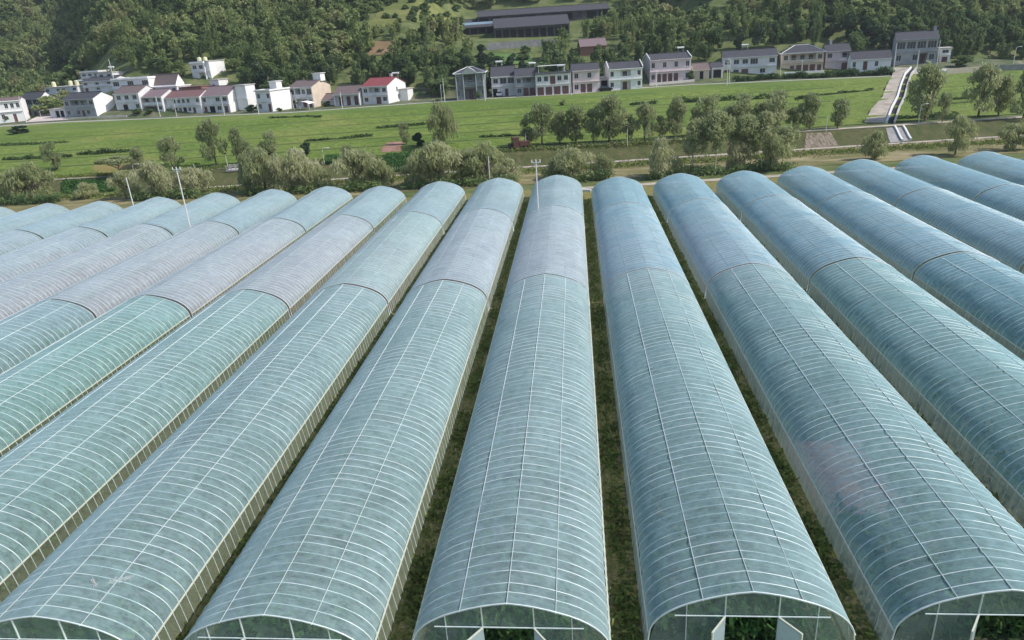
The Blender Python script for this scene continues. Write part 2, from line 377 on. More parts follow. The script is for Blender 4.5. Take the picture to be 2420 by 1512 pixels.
def endwall_mesh(door, m, nm='end_wall'):
    """arch-shaped sheet in the xz plane, with or without a door hole"""
    b = MB(); dw, dh = 1.0, 2.12
    full = [(-4.0, 0)]+[(x*.995, z-.02) for x, z in PR]+[(4.0, 0)]
    def top(x): return float(np.interp(x, [p[0] for p in full], [p[1] for p in full]))
    xs_ = sorted(set([-3.95]+list(np.linspace(-3.6, 3.6, 19))+[-dw, dw, 3.95]))
    for x0, x1 in zip(xs_, xs_[1:]):
        z0 = dh if door and abs((x0+x1)/2) < dw else 0
        b.poly([(x0, 0, z0), (x1, 0, z0), (x1, 0, top(x1)), (x0, 0, top(x0))])
    return b.mesh(nm, m)
SHARED = {}
def sh(key, fn):
    if key not in SHARED: SHARED[key] = fn()
    return SHARED[key]
def tube_mesh(name, a, b_, r, m, n=5): return MB().tube([a, b_], r, n).mesh(name, m, True)
def tunnel(k, y0, y1, row, tint, label, group, hoops, door, variant=0):
    L = round(y1-y0, 1)
    t = empty('polytunnel', (k*SP, y0, 0), 0, label, 'greenhouse', group)
    fm = obj('film_cover', sh(('film', L, variant, row > 1), lambda: film_mesh('film_cover', L, variant*7+int(L*10), MT['film' if row == 1 else 'filmfar'])), t); fm.color = (*tint, 1)
    for s in (-1, 1):
        c = obj('side_curtain', sh(('sk', s, L, variant), lambda: skirt_mesh(s, L, variant+s+3)), t); c.color = (1, 1, .95, 1)
        obj('gutter_rail', sh(('rail', s, L), lambda: MB().box((s*3.9-.03, 0, 1.2), (s*3.9+.03, L, 1.26)).mesh('gutter_rail', MT['rail'])), t)
    for x in (-1.85, 0, 1.85):
        z = profz(x)+.012
        obj('purlin', sh(('pur', x, L), lambda: tube_mesh('purlin', (x, -.05, z), (x, L+.05, z), .022 if row == 1 else .011, MT['steel'])), t)
    n = int(round(L/HS))
    if hoops:
        for i in range(n+1): obj('hoop', HOOP, t, (0, i*L/n+(.06*math.sin(i*2.3+k) if 0 < i < n else 0), -.015-.006*math.sin(i*1.7+k)+(.009 if row > 1 else 0)))
    else:
        def fr():
            b = MB()
            for i in range(n+1): b.tube([(-4.0, i*L/n, 0)]+[(x, i*L/n, z) for x, z in PR[::3]]+[(4.0, i*L/n, 0)], .02, 3, cap=False)
            return b.mesh('hoop_frame', MT['steel'])
        obj('hoop_frame', sh(('fr', L), fr), t, (0, 0, -.02))
    # thick end arch that clamps the film
    for yy in (0, L):
        obj('end_arch', sh('arch', lambda: MB().tube([(-4.0, 0, 0)]+[(x, 0, z) for x, z in PR]+[(4.0, 0, 0)], .03, 6).mesh('end_arch', MT['steel'], True)), t, (0, yy, .02))
    mm = MT['brown'] if row == 2 and k < -2 else MT['endfilm']
    e = obj('end_wall', sh(('end', door, mm.name), lambda: endwall_mesh(door, mm)), t, (0, .03, 0)); e.color = (1, 1, 1, 1)
    e = obj('end_wall', sh(('end', False, 'b'), lambda: endwall_mesh(False, MT['endfilm'])), t, (0, L-.03, 0)); e.color = (1, 1, 1, 1)
    if door:
        for x in (-1.0, 1.0): obj('door_post', sh(('dp', x), lambda: MB().box((x-.02, -.03, 0), (x+.02, .03, profz(x))).mesh('door_post', MT['steel'])), t)
        for x in (-2.45, 2.45): obj('end_post', sh(('ep', x), lambda: MB().box((x-.014, -.025, 0), (x+.014, .025, profz(x))).mesh('end_post', MT['steel'])), t)
        obj('lintel', sh('lin', lambda: MB().box((-2.9, -.05, 2.11), (2.9, -.01, 2.145)).mesh('lintel', MT['steel'])), t)
        for s in (-1, 1):
            def leaf():
                b = MB().box((-.02, -.0, .05), (.02, 1.0, 2.08)); return b.mesh('door_leaf', MT['doorfilm'])
            lf = obj('door_leaf', sh('leaf', leaf), t, (s*1.0, -.04, 0), s*R(180-38) if s > 0 else R(-(180-38))); lf.color = (1, 1, 1, 1)
            lf.rotation_euler = (0, 0, math.pi+s*R(38))
            obj('leaf_frame', sh('leaff', lambda: MB().box((-.03, .97, .05), (.03, 1.03, 2.12)).box((-.03, 0, 2.08), (.03, 1.0, 2.13)).mesh('leaf_frame', MT['rail'])), lf)
    return t
MT['doorfilm'] = film_mat('doorfilm', .5, .2, (.5, .63, .66))
ORD = {-6: 'sixth', -5: 'fifth', -4: 'fourth', -3: 'third', -2: 'second', -1: 'first', 1: 'first', 2: 'second', 3: 'third', 4: 'fourth', 5: 'fifth', 6: 'sixth', 7: 'seventh', 8: 'eighth', 9: 'ninth', -7: 'seventh', -8: 'eighth', -9: 'ninth', -10: 'tenth', -11: 'eleventh', -12: 'twelfth', 10: 'tenth'}
def place(k): return 'the middle one' if k == 0 else ORD[k]+' '+('right' if k > 0 else 'left')+' of the middle one'
tint1 = {-6: (.85, .95, 1), -5: (.86, .96, 1.0), -4: (.82, 1, .95), -3: (.88, 1, .98), -2: (.9, .97, .98), -1: (.92, .99, .99), 0: (.93, .99, 1), 1: (.86, .97, .98), 2: (.78, .92, .93), 3: (.78, .97, .97), 4: (.68, .9, 1), 5: (.5, .68, .9), 6: (.6, .8, 1)}
adj1 = {-6: 'pale blue', -5: 'lilac blue', -4: 'green tinted', -3: 'grey green', -2: 'grey blue', -1: 'grey white', 0: 'pale grey blue', 1: 'bluish', 2: 'dull green reddish patched', 3: 'teal', 4: 'blue green', 5: 'deep blue', 6: 'blue'}
for k in range(-6, 7):
    y0 = round(20.5+.55*k, 1)+round(.15*math.sin(k*2.1), 2)
    tn = tunnel(k, y0, y0+40.1, 1, tint1[k], f'near row {adj1[k]} polytunnel, {place(k)}', 'polytunnels of the near row', True, True, k % 3)
def YB(k): return round(89.2+.1*k, 1)
for k in range(-12, 10):
    y0 = round(61.05+.55*k+.15*math.sin(k*2.1), 1)
    t2 = (1.0, .945, .98) if -7 < k < -1 else (.95, .95, 1) if k < 1 else (.68, .89, 1)
    if k == -2: t2 = (.9, 1, .97)
    tunnel(k, y0, YB(k), 2, t2, f'middle row {"pinkish" if -7 < k < -1 and k != -2 else "pale blue"} polytunnel, {place(k)}', 'polytunnels of the middle row', True, False, k % 3)
FO = {0: 1.7, 1: -2.4, 2: -2.2, 3: -2.7, 4: -1.3, 5: 1.8, 6: 2.5, 7: 3, 8: 3, 9: 3, -1: 1.8, -2: 1.5, -3: 0, -4: 2.2, -5: 2.2, -6: 1.8, -7: .7, -8: -.4, -9: 0}
for k in range(-13, 11):
    y0 = YB(k)+.5; y1 = round(109.2+.21*k+FO.get(k, 0), 1)
    t3 = (.88, .95, 1) if k < 1 else (.68, .89, 1)
    tunnel(k, y0, y1, 3, t3, f'far row polytunnel near the willows, {place(k) if abs(k) < 11 else "last one"+(" on the left" if k==-13 else "")}', 'polytunnels of the far row', False, False, k % 3)

# crop and weeds
rng = np.random.default_rng(3)
C = []
for k in range(-5, 6):
    y0 = 21+.55*k; n = 5200 if k in (-2, -1, 0, 1, 2) else 3600
    rows_ = rng.choice([-3, -1.9, -.7, .7, 1.9, 3], n); dens = rng.uniform(0, 1, n)
    c = np.stack([k*SP+rows_+rng.normal(0, .22, n), y0+39*rng.uniform(0, 1, n), np.abs(rng.normal(.75, .4, n))+.05], -1)
    if k == 2: c = c[~((c[:, 1] > 30) & (c[:, 1] < 37) & (c[:, 0] < k*SP+.5))]
    C.append(c)
    n = 1500; c = np.stack([k*SP+rng.uniform(-2.2, 2.2, n), y0+.3+2.2*rng.uniform(0, 1, n)**1.5, rng.uniform(.05, 1.6, n)], -1); C.append(c)
C = np.concatenate(C)
tag(obj('crop', npmesh('crop', leafquads(C, .42, .14, rng, np.tile([0, 0, 1.], (len(C), 1)), .8), MT['crop'])), 'leafy green crop growing in rows inside the near polytunnels', 'crop', kind='stuff')
soil_in = mat_ramp('bed_soil', [(.3, (.05, .07, .035)), (.55, (.1, .11, .06)), (.75, (.17, .13, .09))], .9)
soil_red = mat_ramp('red_soil', [(.3, (.16, .1, .085)), (.7, (.27, .17, .15))], .6)
for k in range(-13, 11):
    for (a, b_, m_) in ((20.6+.55*k, 60.4+.5*k, soil_in), (61.8+.55*k, 88.8+.1*k, soil_red if -8 < k < 3 else soil_in), (90+.1*k, 107+.2*k, soil_in)):
        if a < 50 and abs(k) > 6: continue
        tag(obj('soil', MB().box((k*SP-3.8, a, .0), (k*SP+3.8, b_, .045)).mesh('soil', m_)), kind='structure')
tag(obj('soil', MB().box((2*SP-3.7, 30, .046), (2*SP+.6, 37, .07)).mesh('soil', soil_red)), kind='structure')
C = []
for k in range(-7, 7):
    n = 2600; yy = 20+.5*k+42*rng.uniform(0, 1, n)**1.3; c = np.stack([(k+.5)*SP+rng.normal(0, .3, n).clip(-.6, .6), yy, rng.uniform(.02, .3, n)*rng.uniform(.3, 1, n)], -1)
    C.append(c[(np.sin(c[:, 1]*.9+k*2)+rng.normal(0, .6, n)) > -.4])
    n = 900; yy = 62+45*rng.uniform(0, 1, n); C.append(np.stack([(k+.5)*SP+rng.normal(0, .3, n).clip(-.6, .6), yy, rng.uniform(.02, .3, n)], -1))
C = np.concatenate(C)
tag(obj('weeds', npmesh('weeds', leafquads(C, .3, .1, rng, np.tile([0, 0, .7], (len(C), 1)), .8), MT['weed'])), 'low weeds and grass in the dark alleys between the polytunnels', 'weeds', kind='stuff')

# ---------------------------------------------------------------- houses
def house(name, label, px, rot=5, dep=9, xG=None, xGL=None, wall='offwhite', roof='gable', rmat='tilegrey', front=('w.w', 'w.d.w'),
          side=None, tanks=(), ledge=True, sidewall=None, par=0, cat='house', group='village houses', base=None, over=.45, Wm=None):
    """px = (xL, xR, y_base, y_eave, y_ridge): picture extent of the facade; base: optional world anchor (x, y, z) of front right corner"""
    xL, xR, yb, ye, yr = px
    A = gp(xR, yb) if base is None else np.array(base, float)
    r = R(rot); df = np.array([math.cos(r), math.sin(r), 0]); dn = np.array([-math.sin(r), math.cos(r), 0]); zz = np.array([0, 0, 1.])
    W = solve(lambda w_: proj(A-df*w_)[0], xL, .3, 85) if Wm is None else Wm
    if xG is not None: dep = solve(lambda d_: proj(A+dn*d_)[0], xG, 2, 30)
    E = solve(lambda h_: proj(A-df*W/2+zz*h_)[1], ye-(yb-proj(A-df*W/2)[1]) if False else ye, .8, 20)
    RZ = E
    if roof in ('gable', 'hip'): RZ = max(E+.8, solve(lambda h_: proj(A-df*W/2+dn*dep*.5+zz*h_)[1], yr, E, E+9))
    t = empty(name, tuple(A-df*W/2), r, label, cat, group)
    wm = MT[wall]; ns = len(front); sh_ = E/ns; hw = W/2
    b = MB(); opens = []; wins = []
    for si, row in enumerate(front[::-1]):                   # ground floor is the last string
        z0 = si*sh_; cw = W/len(row); i = 0
        while i < len(row):
            ch = row[i]; j = i
            if ch in 'oG':
                while j+1 < len(row) and row[j+1] == ch: j += 1
            xa = -hw+i*cw; xb = -hw+(j+1)*cw; xc = (xa+xb)/2; full = xb-xa
            if ch == 'w': ww = min(1.7, full*.62); o_ = (xc-ww/2, xc+ww/2, z0+.32*sh_, z0+.78*sh_)
            elif ch == 'W': ww = full*.85; o_ = (xc-ww/2, xc+ww/2, z0+.25*sh_, z0+.82*sh_)
            elif ch == 'd': ww = min(1.5, full*.6); o_ = (xc-ww/2, xc+ww/2, z0+.02, z0+.76*sh_)
            elif ch in 'rg': ww = full*.78; o_ = (xc-ww/2, xc+ww/2, z0+.02, z0+.8*sh_)
            elif ch in 'oG': ww = full*.94; o_ = (xc-ww/2, xc+ww/2, z0+(.3 if ch == 'o' and si else .02)*sh_, z0+.86*sh_)
            else: o_ = None
            if o_: opens.append(o_); wins.append((ch, o_))
            i = j+1
    bx = sorted(set([-hw, hw]+[v for o_ in opens for v in o_[:2]])); bz = sorted(set([-1.5, E]+[v for o_ in opens for v in o_[2:]]))
    for x0, x1 in zip(bx, bx[1:]):
        for z0, z1 in zip(bz, bz[1:]):
            mx_, mz = (x0+x1)/2, (z0+z1)/2
            if any(o_[0] < mx_ < o_[1] and o_[2] < mz < o_[3] for o_ in opens): continue
            b.poly([(x0, 0, z0), (x1, 0, z0), (x1, 0, z1), (x0, 0, z1)])
    for ch, (x0, x1, z0, z1) in wins:                        # reveals
        d = 1.5 if ch in 'oG' else .22
        b.poly([(x0, 0, z0), (x0, d, z0), (x0, d, z1), (x0, 0, z1)]); b.poly([(x1, 0, z0), (x1, 0, z1), (x1, d, z1), (x1, d, z0)])
        b.poly([(x0, 0, z1), (x1, 0, z1), (x1, d, z1), (x0, d, z1)]); b.poly([(x0, 0, z0), (x0, d, z0), (x1, d, z0), (x1, 0, z0)])
        if ch in 'oG': b.poly([(x0, d, z0), (x1, d, z0), (x1, d, z1), (x0, d, z1)])
    MB().poly([(hw, dep, -1.5), (-hw, dep, -1.5), (-hw, dep, E), (hw, dep, E)]).build('back_wall', wm, t)
    wo = b.build('wall', wm, t)
    for s in (-1, 1):
        g_ = MB(); x = s*hw
        pts = [(x, 0, -1.5), (x, dep, -1.5), (x, dep, E)]+([(x, dep/2, RZ)] if roof == 'gable' else [])+[(x, 0, E)]
        if s > 0: pts = pts
        th = .12*s
        g_.poly(pts); g_.poly([(p[0]+th, p[1], p[2]) for p in pts][::-1])
        for i in range(len(pts)):
            p, q = pts[i], pts[(i+1) % len(pts)]; g_.poly([p, (p[0]+th, *p[1:]), (q[0]+th, *q[1:]), q])
        sw = g_.build('side_wall', MT[sidewall] if sidewall and s > 0 else wm, t)  # white gable plaster on the right only, with its sunlight put into the colour
        if side and s > 0:
            for fy, fz in side:
                y_, z_ = fy*dep, fz*E; xx = x+.14
                f = MB().box((xx-.02, y_-.5, z_-.7), (xx+.04, y_+.5, z_+.7)).build('window', MT['frame'], t)
                MB().box((xx, y_-.42, z_-.62), (xx+.07, y_+.42, z_+.62)).build('pane', MT['glass'], f)
    for ch, (x0, x1, z0, z1) in wins:
        if ch in 'wW':
            f = MB(); e_ = .07; y_ = .1
            f.box((x0, y_, z0), (x1, y_+.06, z0+e_)).box((x0, y_, z1-e_), (x1, y_+.06, z1)).box((x0, y_, z0+e_), (x0+e_, y_+.06, z1-e_)).box((x1-e_, y_, z0+e_), (x1, y_+.06, z1-e_))
            nm = 1 if x1-x0 < 2 else int((x1-x0)/1.1)
            for q in range(nm): xm = x0+(x1-x0)*(q+1)/(nm+1); f.box((xm-.03, y_, z0+e_), (xm+.03, y_+.06, z1-e_))
            fo = f.build('window', MT['frame'], t); MB().box((x0, y_+.08, z0), (x1, y_+.11, z1)).build('pane', MT['glass'], fo)
            MB().box((x0-.1, -.09, z0-.1), (x1+.1, .0, z0-.01)).build('window_sill', wm, t)
        elif ch in 'dr':
            do = MB().box((x0, .12, z0), (x1, .18, z1)); do.box(((x0+x1)/2-.03, .1, z0), ((x0+x1)/2+.03, .12, z1)); do = do.build('door', MT['redwood'], t)
        elif ch == 'g': MB().box((x0, .19, z0), (x1, .22, z1)).build('opening_shade', MT['dark'], t)  # solid near-black panel paints the unlit interior of the opening
        else:
            nn = max(1, int((x1-x0)/2.2)); p = MB()
            for q in range(nn):
                xm = x0+(x1-x0)*(q+.5)/nn; p.box((xm-.65, 1.42, z0+.05), (xm+.65, 1.47, z1-.35))
            p.build('door', MT['glass'] if ch == 'o' else MT['redwood'], t)
            if z0 > sh_*.6:
                q = MB().box((x0, .03, z0+.0), (x1, .07, z0+.06)).box((x0, .03, z0+.5), (x1, .07, z0+.56))
                for i in range(int((x1-x0)/.5)): q.box((x0+i*.5, .035, z0+.06), (x0+i*.5+.05, .065, z0+.5))
                q.build('balcony_rail', MT['frame'], t)
    if ledge:
        for si in range(1, ns): MB().box((-hw-.15, -.4, si*sh_-.08), (hw+.15, -.003, si*sh_+.1)).build('ledge', wm, t)
    if roof == 'gable':
        o = MB(); ov = over; sl = (RZ-E)/(dep/2)
        for s in (0, 1):
            y0, y1 = (-ov, dep/2) if s == 0 else (dep+ov, dep/2); z0, z1 = E-ov*sl, RZ
            P = [(-hw-.3, y0, z0+.03), (hw+.3, y0, z0+.03), (hw+.3, y1, z1+.03), (-hw-.3, y1, z1+.03)]
            Q = [(p[0], p[1], p[2]+.14) for p in P]
            o.poly(P if s else P[::-1]); o.poly(Q[::-1] if s else Q)
            for i in range(4): o.poly([P[i], P[(i+1) % 4], Q[(i+1) % 4], Q[i]])
        ro = o.build('roof', MT[rmat], t)
        MB().box((-hw-.32, dep/2-.14, RZ+.12), (hw+.32, dep/2+.14, RZ+.32)).build('ridge_cap', MT[rmat], ro)
        MB().box((-hw-.3, -ov-.06, E-ov*sl-.06), (hw+.3, -ov-.005, E-ov*sl+.2)).build('eave_board', wm, ro)
        if par:
            for s in (-1, 1):
                x0 = s*(hw+.14); q = MB(); n = 1
                for y0, y1, zl, zh in ((-.3, dep/2, E-.1, RZ), (dep/2, dep+.3, RZ, E-.1)):
                    q.poly([(x0, y0, zl), (x0, y1, zh), (x0, y1, zh+.6), (x0, y0, zl+.6)]); q.poly([(x0+.2*s, y0, zl), (x0+.2*s, y0, zl+.6), (x0+.2*s, y1, zh+.6), (x0+.2*s, y1, zh)])
                    q.poly([(x0, y0, zl+.6), (x0, y1, zh+.6), (x0+.2*s, y1, zh+.6), (x0+.2*s, y0, zl+.6)])
                    q.poly([(x0, y0, zl), (x0+.2*s, y0, zl), (x0+.2*s, y0, zl+.6), (x0, y0, zl+.6)])
                q.build('gable_parapet', MT['white'], ro)
    elif roof == 'hip':
        o = MB(); ov = .6; a = [(-hw-ov, -ov, E), (hw+ov, -ov, E), (hw+ov, dep+ov, E), (-hw-ov, dep+ov, E)]; k_ = min(hw, dep/2)*.8
        p, q = (-hw+k_, dep/2, RZ), (hw-k_, dep/2, RZ)
        o.poly([a[0], a[1], q, p]).poly([a[1], a[2], q]).poly([a[2], a[3], p, q]).poly([a[3], a[0], p]); o.poly([(v[0], v[1], v[2]-.02) for v in a][::-1])
        ro = o.build('roof', MT[rmat], t)
        MB().box((-hw-ov, -ov-.08, E-.25), (hw+ov, -ov+.1, E+.08)).box((-hw-ov-.08, -ov, E-.25), (-hw-ov+.1, dep+ov, E+.06)).box((hw+ov-.1, -ov, E-.25), (hw+ov+.08, dep+ov, E+.06)).build('cornice', MT['offwhite'], ro)
        MB().tube([a[0], p], .14, 5).build('hip_ridge', MT['offwhite'], ro); MB().tube([a[1], q], .14, 5).build('hip_ridge', MT['offwhite'], ro); MB().tube([p, q], .14, 5).build('hip_ridge', MT['offwhite'], ro)
    else:
        ro = MB().box((-hw-.35, -.5, E+.003), (hw+.35, dep+.3, E+.2)).build('roof', MT[rmat], t)
        if par:
            MB().box((-hw-.2, -.3, E+.2), (hw+.2, -.1, E+.2+par)).box((-hw-.2, dep, E+.2), (hw+.2, dep+.2, E+.2+par)).box((-hw-.2, -.1, E+.2), (-hw, dep, E+.2+par)).box((hw, -.1, E+.2), (hw+.2, dep, E+.2+par)).build('parapet', MT[sidewall or wall], ro)
        RZ = E+.2
    for (fx, fy, kind_) in tanks:
        zt = (E+.2) if roof == 'flat' else (E+(RZ-E)*(1-abs(fy-.5)*2)); x_, y_ = fx*W-hw, fy*dep
        if kind_ == 'solar':
            q = MB()
            for lx in (-.8, .8): q.tube([(x_+lx, y_, zt-.1), (x_+lx, y_, zt+1.5)], .04, 4)
            q.tube([(x_-1.1, y_, zt+1.6), (x_+1.1, y_, zt+1.6)], .27, 10); q.build('solar_water_tank', MT['white'], ro)
        elif kind_ == 'tank': MB().tube([(x_, y_, zt), (x_, y_, zt+1.3), (x_, y_, zt+1.5)], .75, 12).ball((x_, y_, zt+1.45), .74, 12, .5).build('water_tank', MT['cream'], ro)
        elif kind_ == 'chim': MB().box((x_-.35, y_-.35, zt-.3), (x_+.35, y_+.35, zt+1.2)).box((x_-.45, y_-.45, zt+1.2), (x_+.45, y_+.45, zt+1.35)).build('chimney', MT[wall], ro)
        elif kind_ == 'box': MB().box((x_-1.4, y_-1.3, zt), (x_+1.4, y_+1.3, zt+2.3)).box((x_-1.7, y_-1.6, zt+2.3), (x_+1.7, y_+1.6, zt+2.45)).build('stair_room', MT['white'], ro)
        elif kind_ == 'canopy':
            q = MB().box((x_-hw*.85, y_-1.8, zt+1.9), (x_+hw*.85, y_+1.8, zt+2.0))
            for lx in (-.8, .8):
                for ly in (-1.6, 1.6): q.tube([(x_+lx*hw, y_+ly, zt-.5), (x_+lx*hw, y_+ly, zt+1.9)], .05, 4)
            q.build('roof_canopy', MT['white'], ro)
    t['W'] = W; t['D'] = dep; t['E'] = E
    return t, W, dep, E, RZ
HL = []
def H(*a, **k): r = house(*a, **k); HL.append((a[1], a[2])); return r
# left village, front row
H('village_house', 'white two storey house at the far left edge with a brown lean-to roof', (-22, 60, 286, 240, 232), rot=28, dep=9, wall='white', roof='gable', rmat='tilebrown', front=('.w.www', 'd.w.d.'))
H('village_house', 'small house with glazed upper balcony, grey roof and bright white gable', (64, 107, 272, 232, 218), rot=-10, xG=135, wall='grey', sidewall='white', front=('WW', 'rdg'), side=[(.5, .55)])
H('village_house', 'tall narrow white block behind the glazed balcony house', (137, 139, 251, 213, 210), Wm=4, rot=-10, dep=11, xG=157, wall='white', roof='flat', rmat='concrete', front=('.', '.'))
H('village_house', 'shaded grey house with open upper balcony and blank white gable', (160, 230, 276, 234, 219), rot=-14, xG=276, wall='grey', sidewall='white', rmat='tilegrey', front=('wooow', 'w.wdw.'))  # grey plaster puts the shade of this front into its colour
H('garage_shed', 'low flat garage with dark mouth beside the paved forecourt', (122, 166, 276, 258, 250), rot=-10, dep=4, wall='offwhite', roof='flat', rmat='concrete', front=('.gg.',), cat='shed', group='village sheds')
H('village_house', 'grey white house with three square upper windows under a hip of brown tiles', (279, 335, 262, 221, 203), rot=-12, dep=9, wall='offwhite', rmat='tilebrown', front=('www', '.g.w'))
H('village_house', 'house with deep dark porch beside the reddish roofed row', (336, 388, 265, 229, 212), rot=-12, dep=9, wall='offwhite', rmat='tilepurple', front=('ooow', 'GGGw'))
H('row_house', 'long two storey row house with dull red roof and many upper windows', (391, 478, 268, 230, 214), rot=-10, dep=8, wall='offwhite', rmat='tiledull', front=('w.wwww.w', 'dwgwgwd.'))
H('village_house', 'large house with purple brown roof and huge blank white gable', (480, 545, 266, 226, 204), rot=-16, xG=592, wall='offwhite', sidewall='white', rmat='tilepurple', front=('w.ww', 'dgwd'), side=[(.45, .62)])
H('rear_block', 'flat white block joined behind the huge white gable', (586, 589, 262, 202, 200), Wm=4, rot=-16, dep=6, xG=611, wall='white', roof='flat', rmat='concrete', front=('.', '.'))
H('village_house', 'narrow flat roofed white house with a tall blank sunlit side', (612, 645, 264, 216, 210), rot=-18, xG=691, wall='offwhite', sidewall='white', roof='flat', rmat='concrete', front=('w.w', 'w.d'), tanks=[(.5, .7, 'box')], par=.3)
H('village_house', 'grey roofed house with beige side wall behind the white canopy', (690, 742, 254, 206, 190), rot=-14, xG=786, wall='offwhite', sidewall='beige', rmat='tilebrown', front=('wowW', 'dGGd'), tanks=[(.9, .6, 'box')])
H('garden_shed', 'low brown roofed shed beside the beige wall', (760, 792, 249, 236, 222), rot=-8, dep=6, wall='offwhite', rmat='tilebrown', front=('.g.',), cat='shed', group='village sheds')
H('farm_cottage', 'single storey cottage with pillared porch and brown tiles next to the red roof', (792, 850, 249, 222, 203), rot=-8, dep=9, wall='offwhite', rmat='tilebrown', front=('GGGGG',))
H('village_house', 'white house with bright red tiled roof and two small side windows', (860, 918, 245, 204, 184), rot=-10, xG=961, wall='offwhite', sidewall='white', rmat='tilered', front=('woow', 'w.rw'), side=[(.5, .72), (.55, .3)], tanks=[(.8, .55, 'chim'), (.95, .6, 'solar')])
H('annex', 'small white annex behind the red roofed house', (962, 964, 238, 211, 207), Wm=4, rot=-10, dep=5, xG=977, wall='white', roof='flat', rmat='concrete', front=('.',), cat='shed', group='village sheds')
# left village, back rows
H('old_house', 'old dark brown house partly hidden behind the glazed balcony house', (66, 108, 232, 211, 202), rot=0, dep=8, wall='grey', rmat='tilebrown', front=('w.w', '.d.'))
H('village_house', 'flat roofed white house with cream water tanks on its roof', (112, 188, 232, 206, 200), rot=-6, dep=12, wall='offwhite', roof='flat', rmat='concrete', front=('w.ww.w', '.d.w..'), tanks=[(.1, .3, 'tank'), (.4, .6, 'tank'), (.6, .6, 'tank'), (.8, .5, 'solar')])
H('village_house', 'topmost flat roofed house at the upper end of the village', (196, 238, 194, 172, 166), rot=-6, dep=14, wall='offwhite', roof='flat', rmat='concrete', front=('www', 'w.d'), par=.5)
H('village_house', 'flat house with pale awning below the tall mast', (236, 272, 200, 172, 166), rot=-8, dep=10, wall='offwhite', roof='flat', rmat='concrete', front=('ww', '.d'), tanks=[(.5, .4, 'solar')])
H('village_house', 'grey roofed house in the middle of the upper village', (200, 268, 214, 192, 181), rot=-8, dep=10, wall='offwhite', rmat='tilegrey', front=('w.w.w', 'd.w..'))
H('village_house', 'long white flat roofed house with wide dark upper windows', (273, 358, 224, 188, 183), rot=-8, dep=9, wall='white', roof='flat', rmat='white', front=('W.W.W', 'w.d.w'), par=.4)
H('village_house', 'tiled house with pale gable left of the hillside house', (366, 420, 222, 198, 176), rot=-14, xG=440, wall='offwhite', sidewall='white', rmat='tilebrown', front=('w.w', '.d.'))
H('village_house', 'flat house with a bright white roof slab behind the red row', (350, 424, 238, 206, 202), rot=-10, dep=7, wall='offwhite', roof='flat', rmat='white', front=('w.w.w', '..d..'))
H('old_house', 'dark red brick house behind the long row', (430, 482, 240, 206, 199), rot=-10, dep=7, wall='brick', roof='flat', rmat='tiledull', front=('w.w', '.d.'))
H('hillside_house', 'slim grey house with balcony alone on the wooded hillside', (458, 488, 188, 150, 143), rot=-10, dep=8, wall='offwhite', roof='flat', rmat='white', front=('ww', '.o'), tanks=[(.3, .4, 'tank'), (.75, .4, 'tank')], par=.4)
H('hillside_house', 'blank pinkish white block beside the slim hillside house', (493, 500, 186, 145, 140), Wm=4, rot=-22, dep=8, xG=536, wall='white', roof='flat', rmat='concrete', front=('.', '.'))
H('garden_shed', 'small white box building below the hillside house', (505, 520, 215, 189, 186), Wm=4, rot=-20, dep=6, xG=542, wall='white', roof='flat', rmat='concrete', front=('.',), cat='shed', group='village sheds')
# right village
hip = H('hip_roof_house', 'grey house with hipped roof and small central pediment', (1080, 1146, 234, 172, 158), rot=3, dep=10, wall='greyd', roof='hip', rmat='tilegrey', front=('w.ooo.w', 'w.GGG.w'))
t_, W_, D_, E_, RZ_ = hip
pd = MB(); pd.poly([(-2.4, -.75, E_), (2.4, -.75, E_), (0, -.75, E_+1.6)]); pd.poly([(-2.4, -.75, E_), (0, -.75, E_+1.6), (0, 2.2, E_+1.6), (-2.4, 2.2, E_)]); pd.poly([(2.4, -.75, E_), (2.4, 2.2, E_), (0, 2.2, E_+1.6), (0, -.75, E_+1.6)])
pd.build('pediment', MT['grey'], t_)
for x_ in (-W_/2+.2, -1.9, 1.9, W_/2-.2): MB().tube([(x_, -.45, -.5), (x_, -.45, E_-.2)], .13, 8).build('column', MT['grey'], t_)
H('village_house', 'house with dark roof vents, glazed balcony and a parked car bay', (1164, 1218, 226, 180, 158), rot=4, dep=10, wall='offwhite', rmat='tilegrey', front=('wWW', 'g.d.'), tanks=[(.35, .5, 'solar')])
H('village_house', 'low grey house with pinkish ground floor and wide opening', (1220, 1266, 225, 180, 162), rot=4, dep=9, wall='grey', rmat='tilegrey', front=('woo', 'wrr'), tanks=[(.9, .55, 'solar')])
H('village_house', 'house with white rooftop canopy and white end wall', (1268, 1346, 222, 174, 166), rot=4, dep=10, wall='offwhite', sidewall='white', roof='flat', rmat='tilegrey', front=('wwrww', 'rrrr'), tanks=[(.5, .6, 'canopy'), (.8, .9, 'solar')])
H('village_house', 'pinkish house with two brown ground floor doors next to the white end wall', (1355, 1416, 217, 166, 151), rot=5, dep=10, wall='pinkwall', rmat='tilegrey', front=('w.w.', 'wrr.'))
H('garage_shed', 'low white garage between the pinkish house and the white parapet house', (1418, 1438, 213, 184, 180), rot=5, dep=6, wall='white', roof='flat', rmat='concrete', front=('g',), cat='shed', group='village sheds')
H('village_house', 'white house with dark roof between raised white gable parapets', (1440, 1516, 210, 162, 147), rot=5, dep=10, wall='white', rmat='tilegrey', front=('w.oo.w', 'w.GG.w'), par=.5)
H('village_house', 'large pale pink house with four upper windows on a raised terrace', (1536, 1630, 192, 140, 127), rot=6, dep=11, wall='pinkwall', sidewall='white', rmat='tilegrey', front=('w.w.w.w', 'wrrrr.w'), tanks=[(.85, .5, 'solar')], par=.3)
H('garage_shed', 'brown lean-to shed right of the large pink house', (1640, 1674, 186, 164, 150), rot=5, dep=6, wall='beige', rmat='tilebrown', front=('.g.',), cat='shed', group='village sheds')
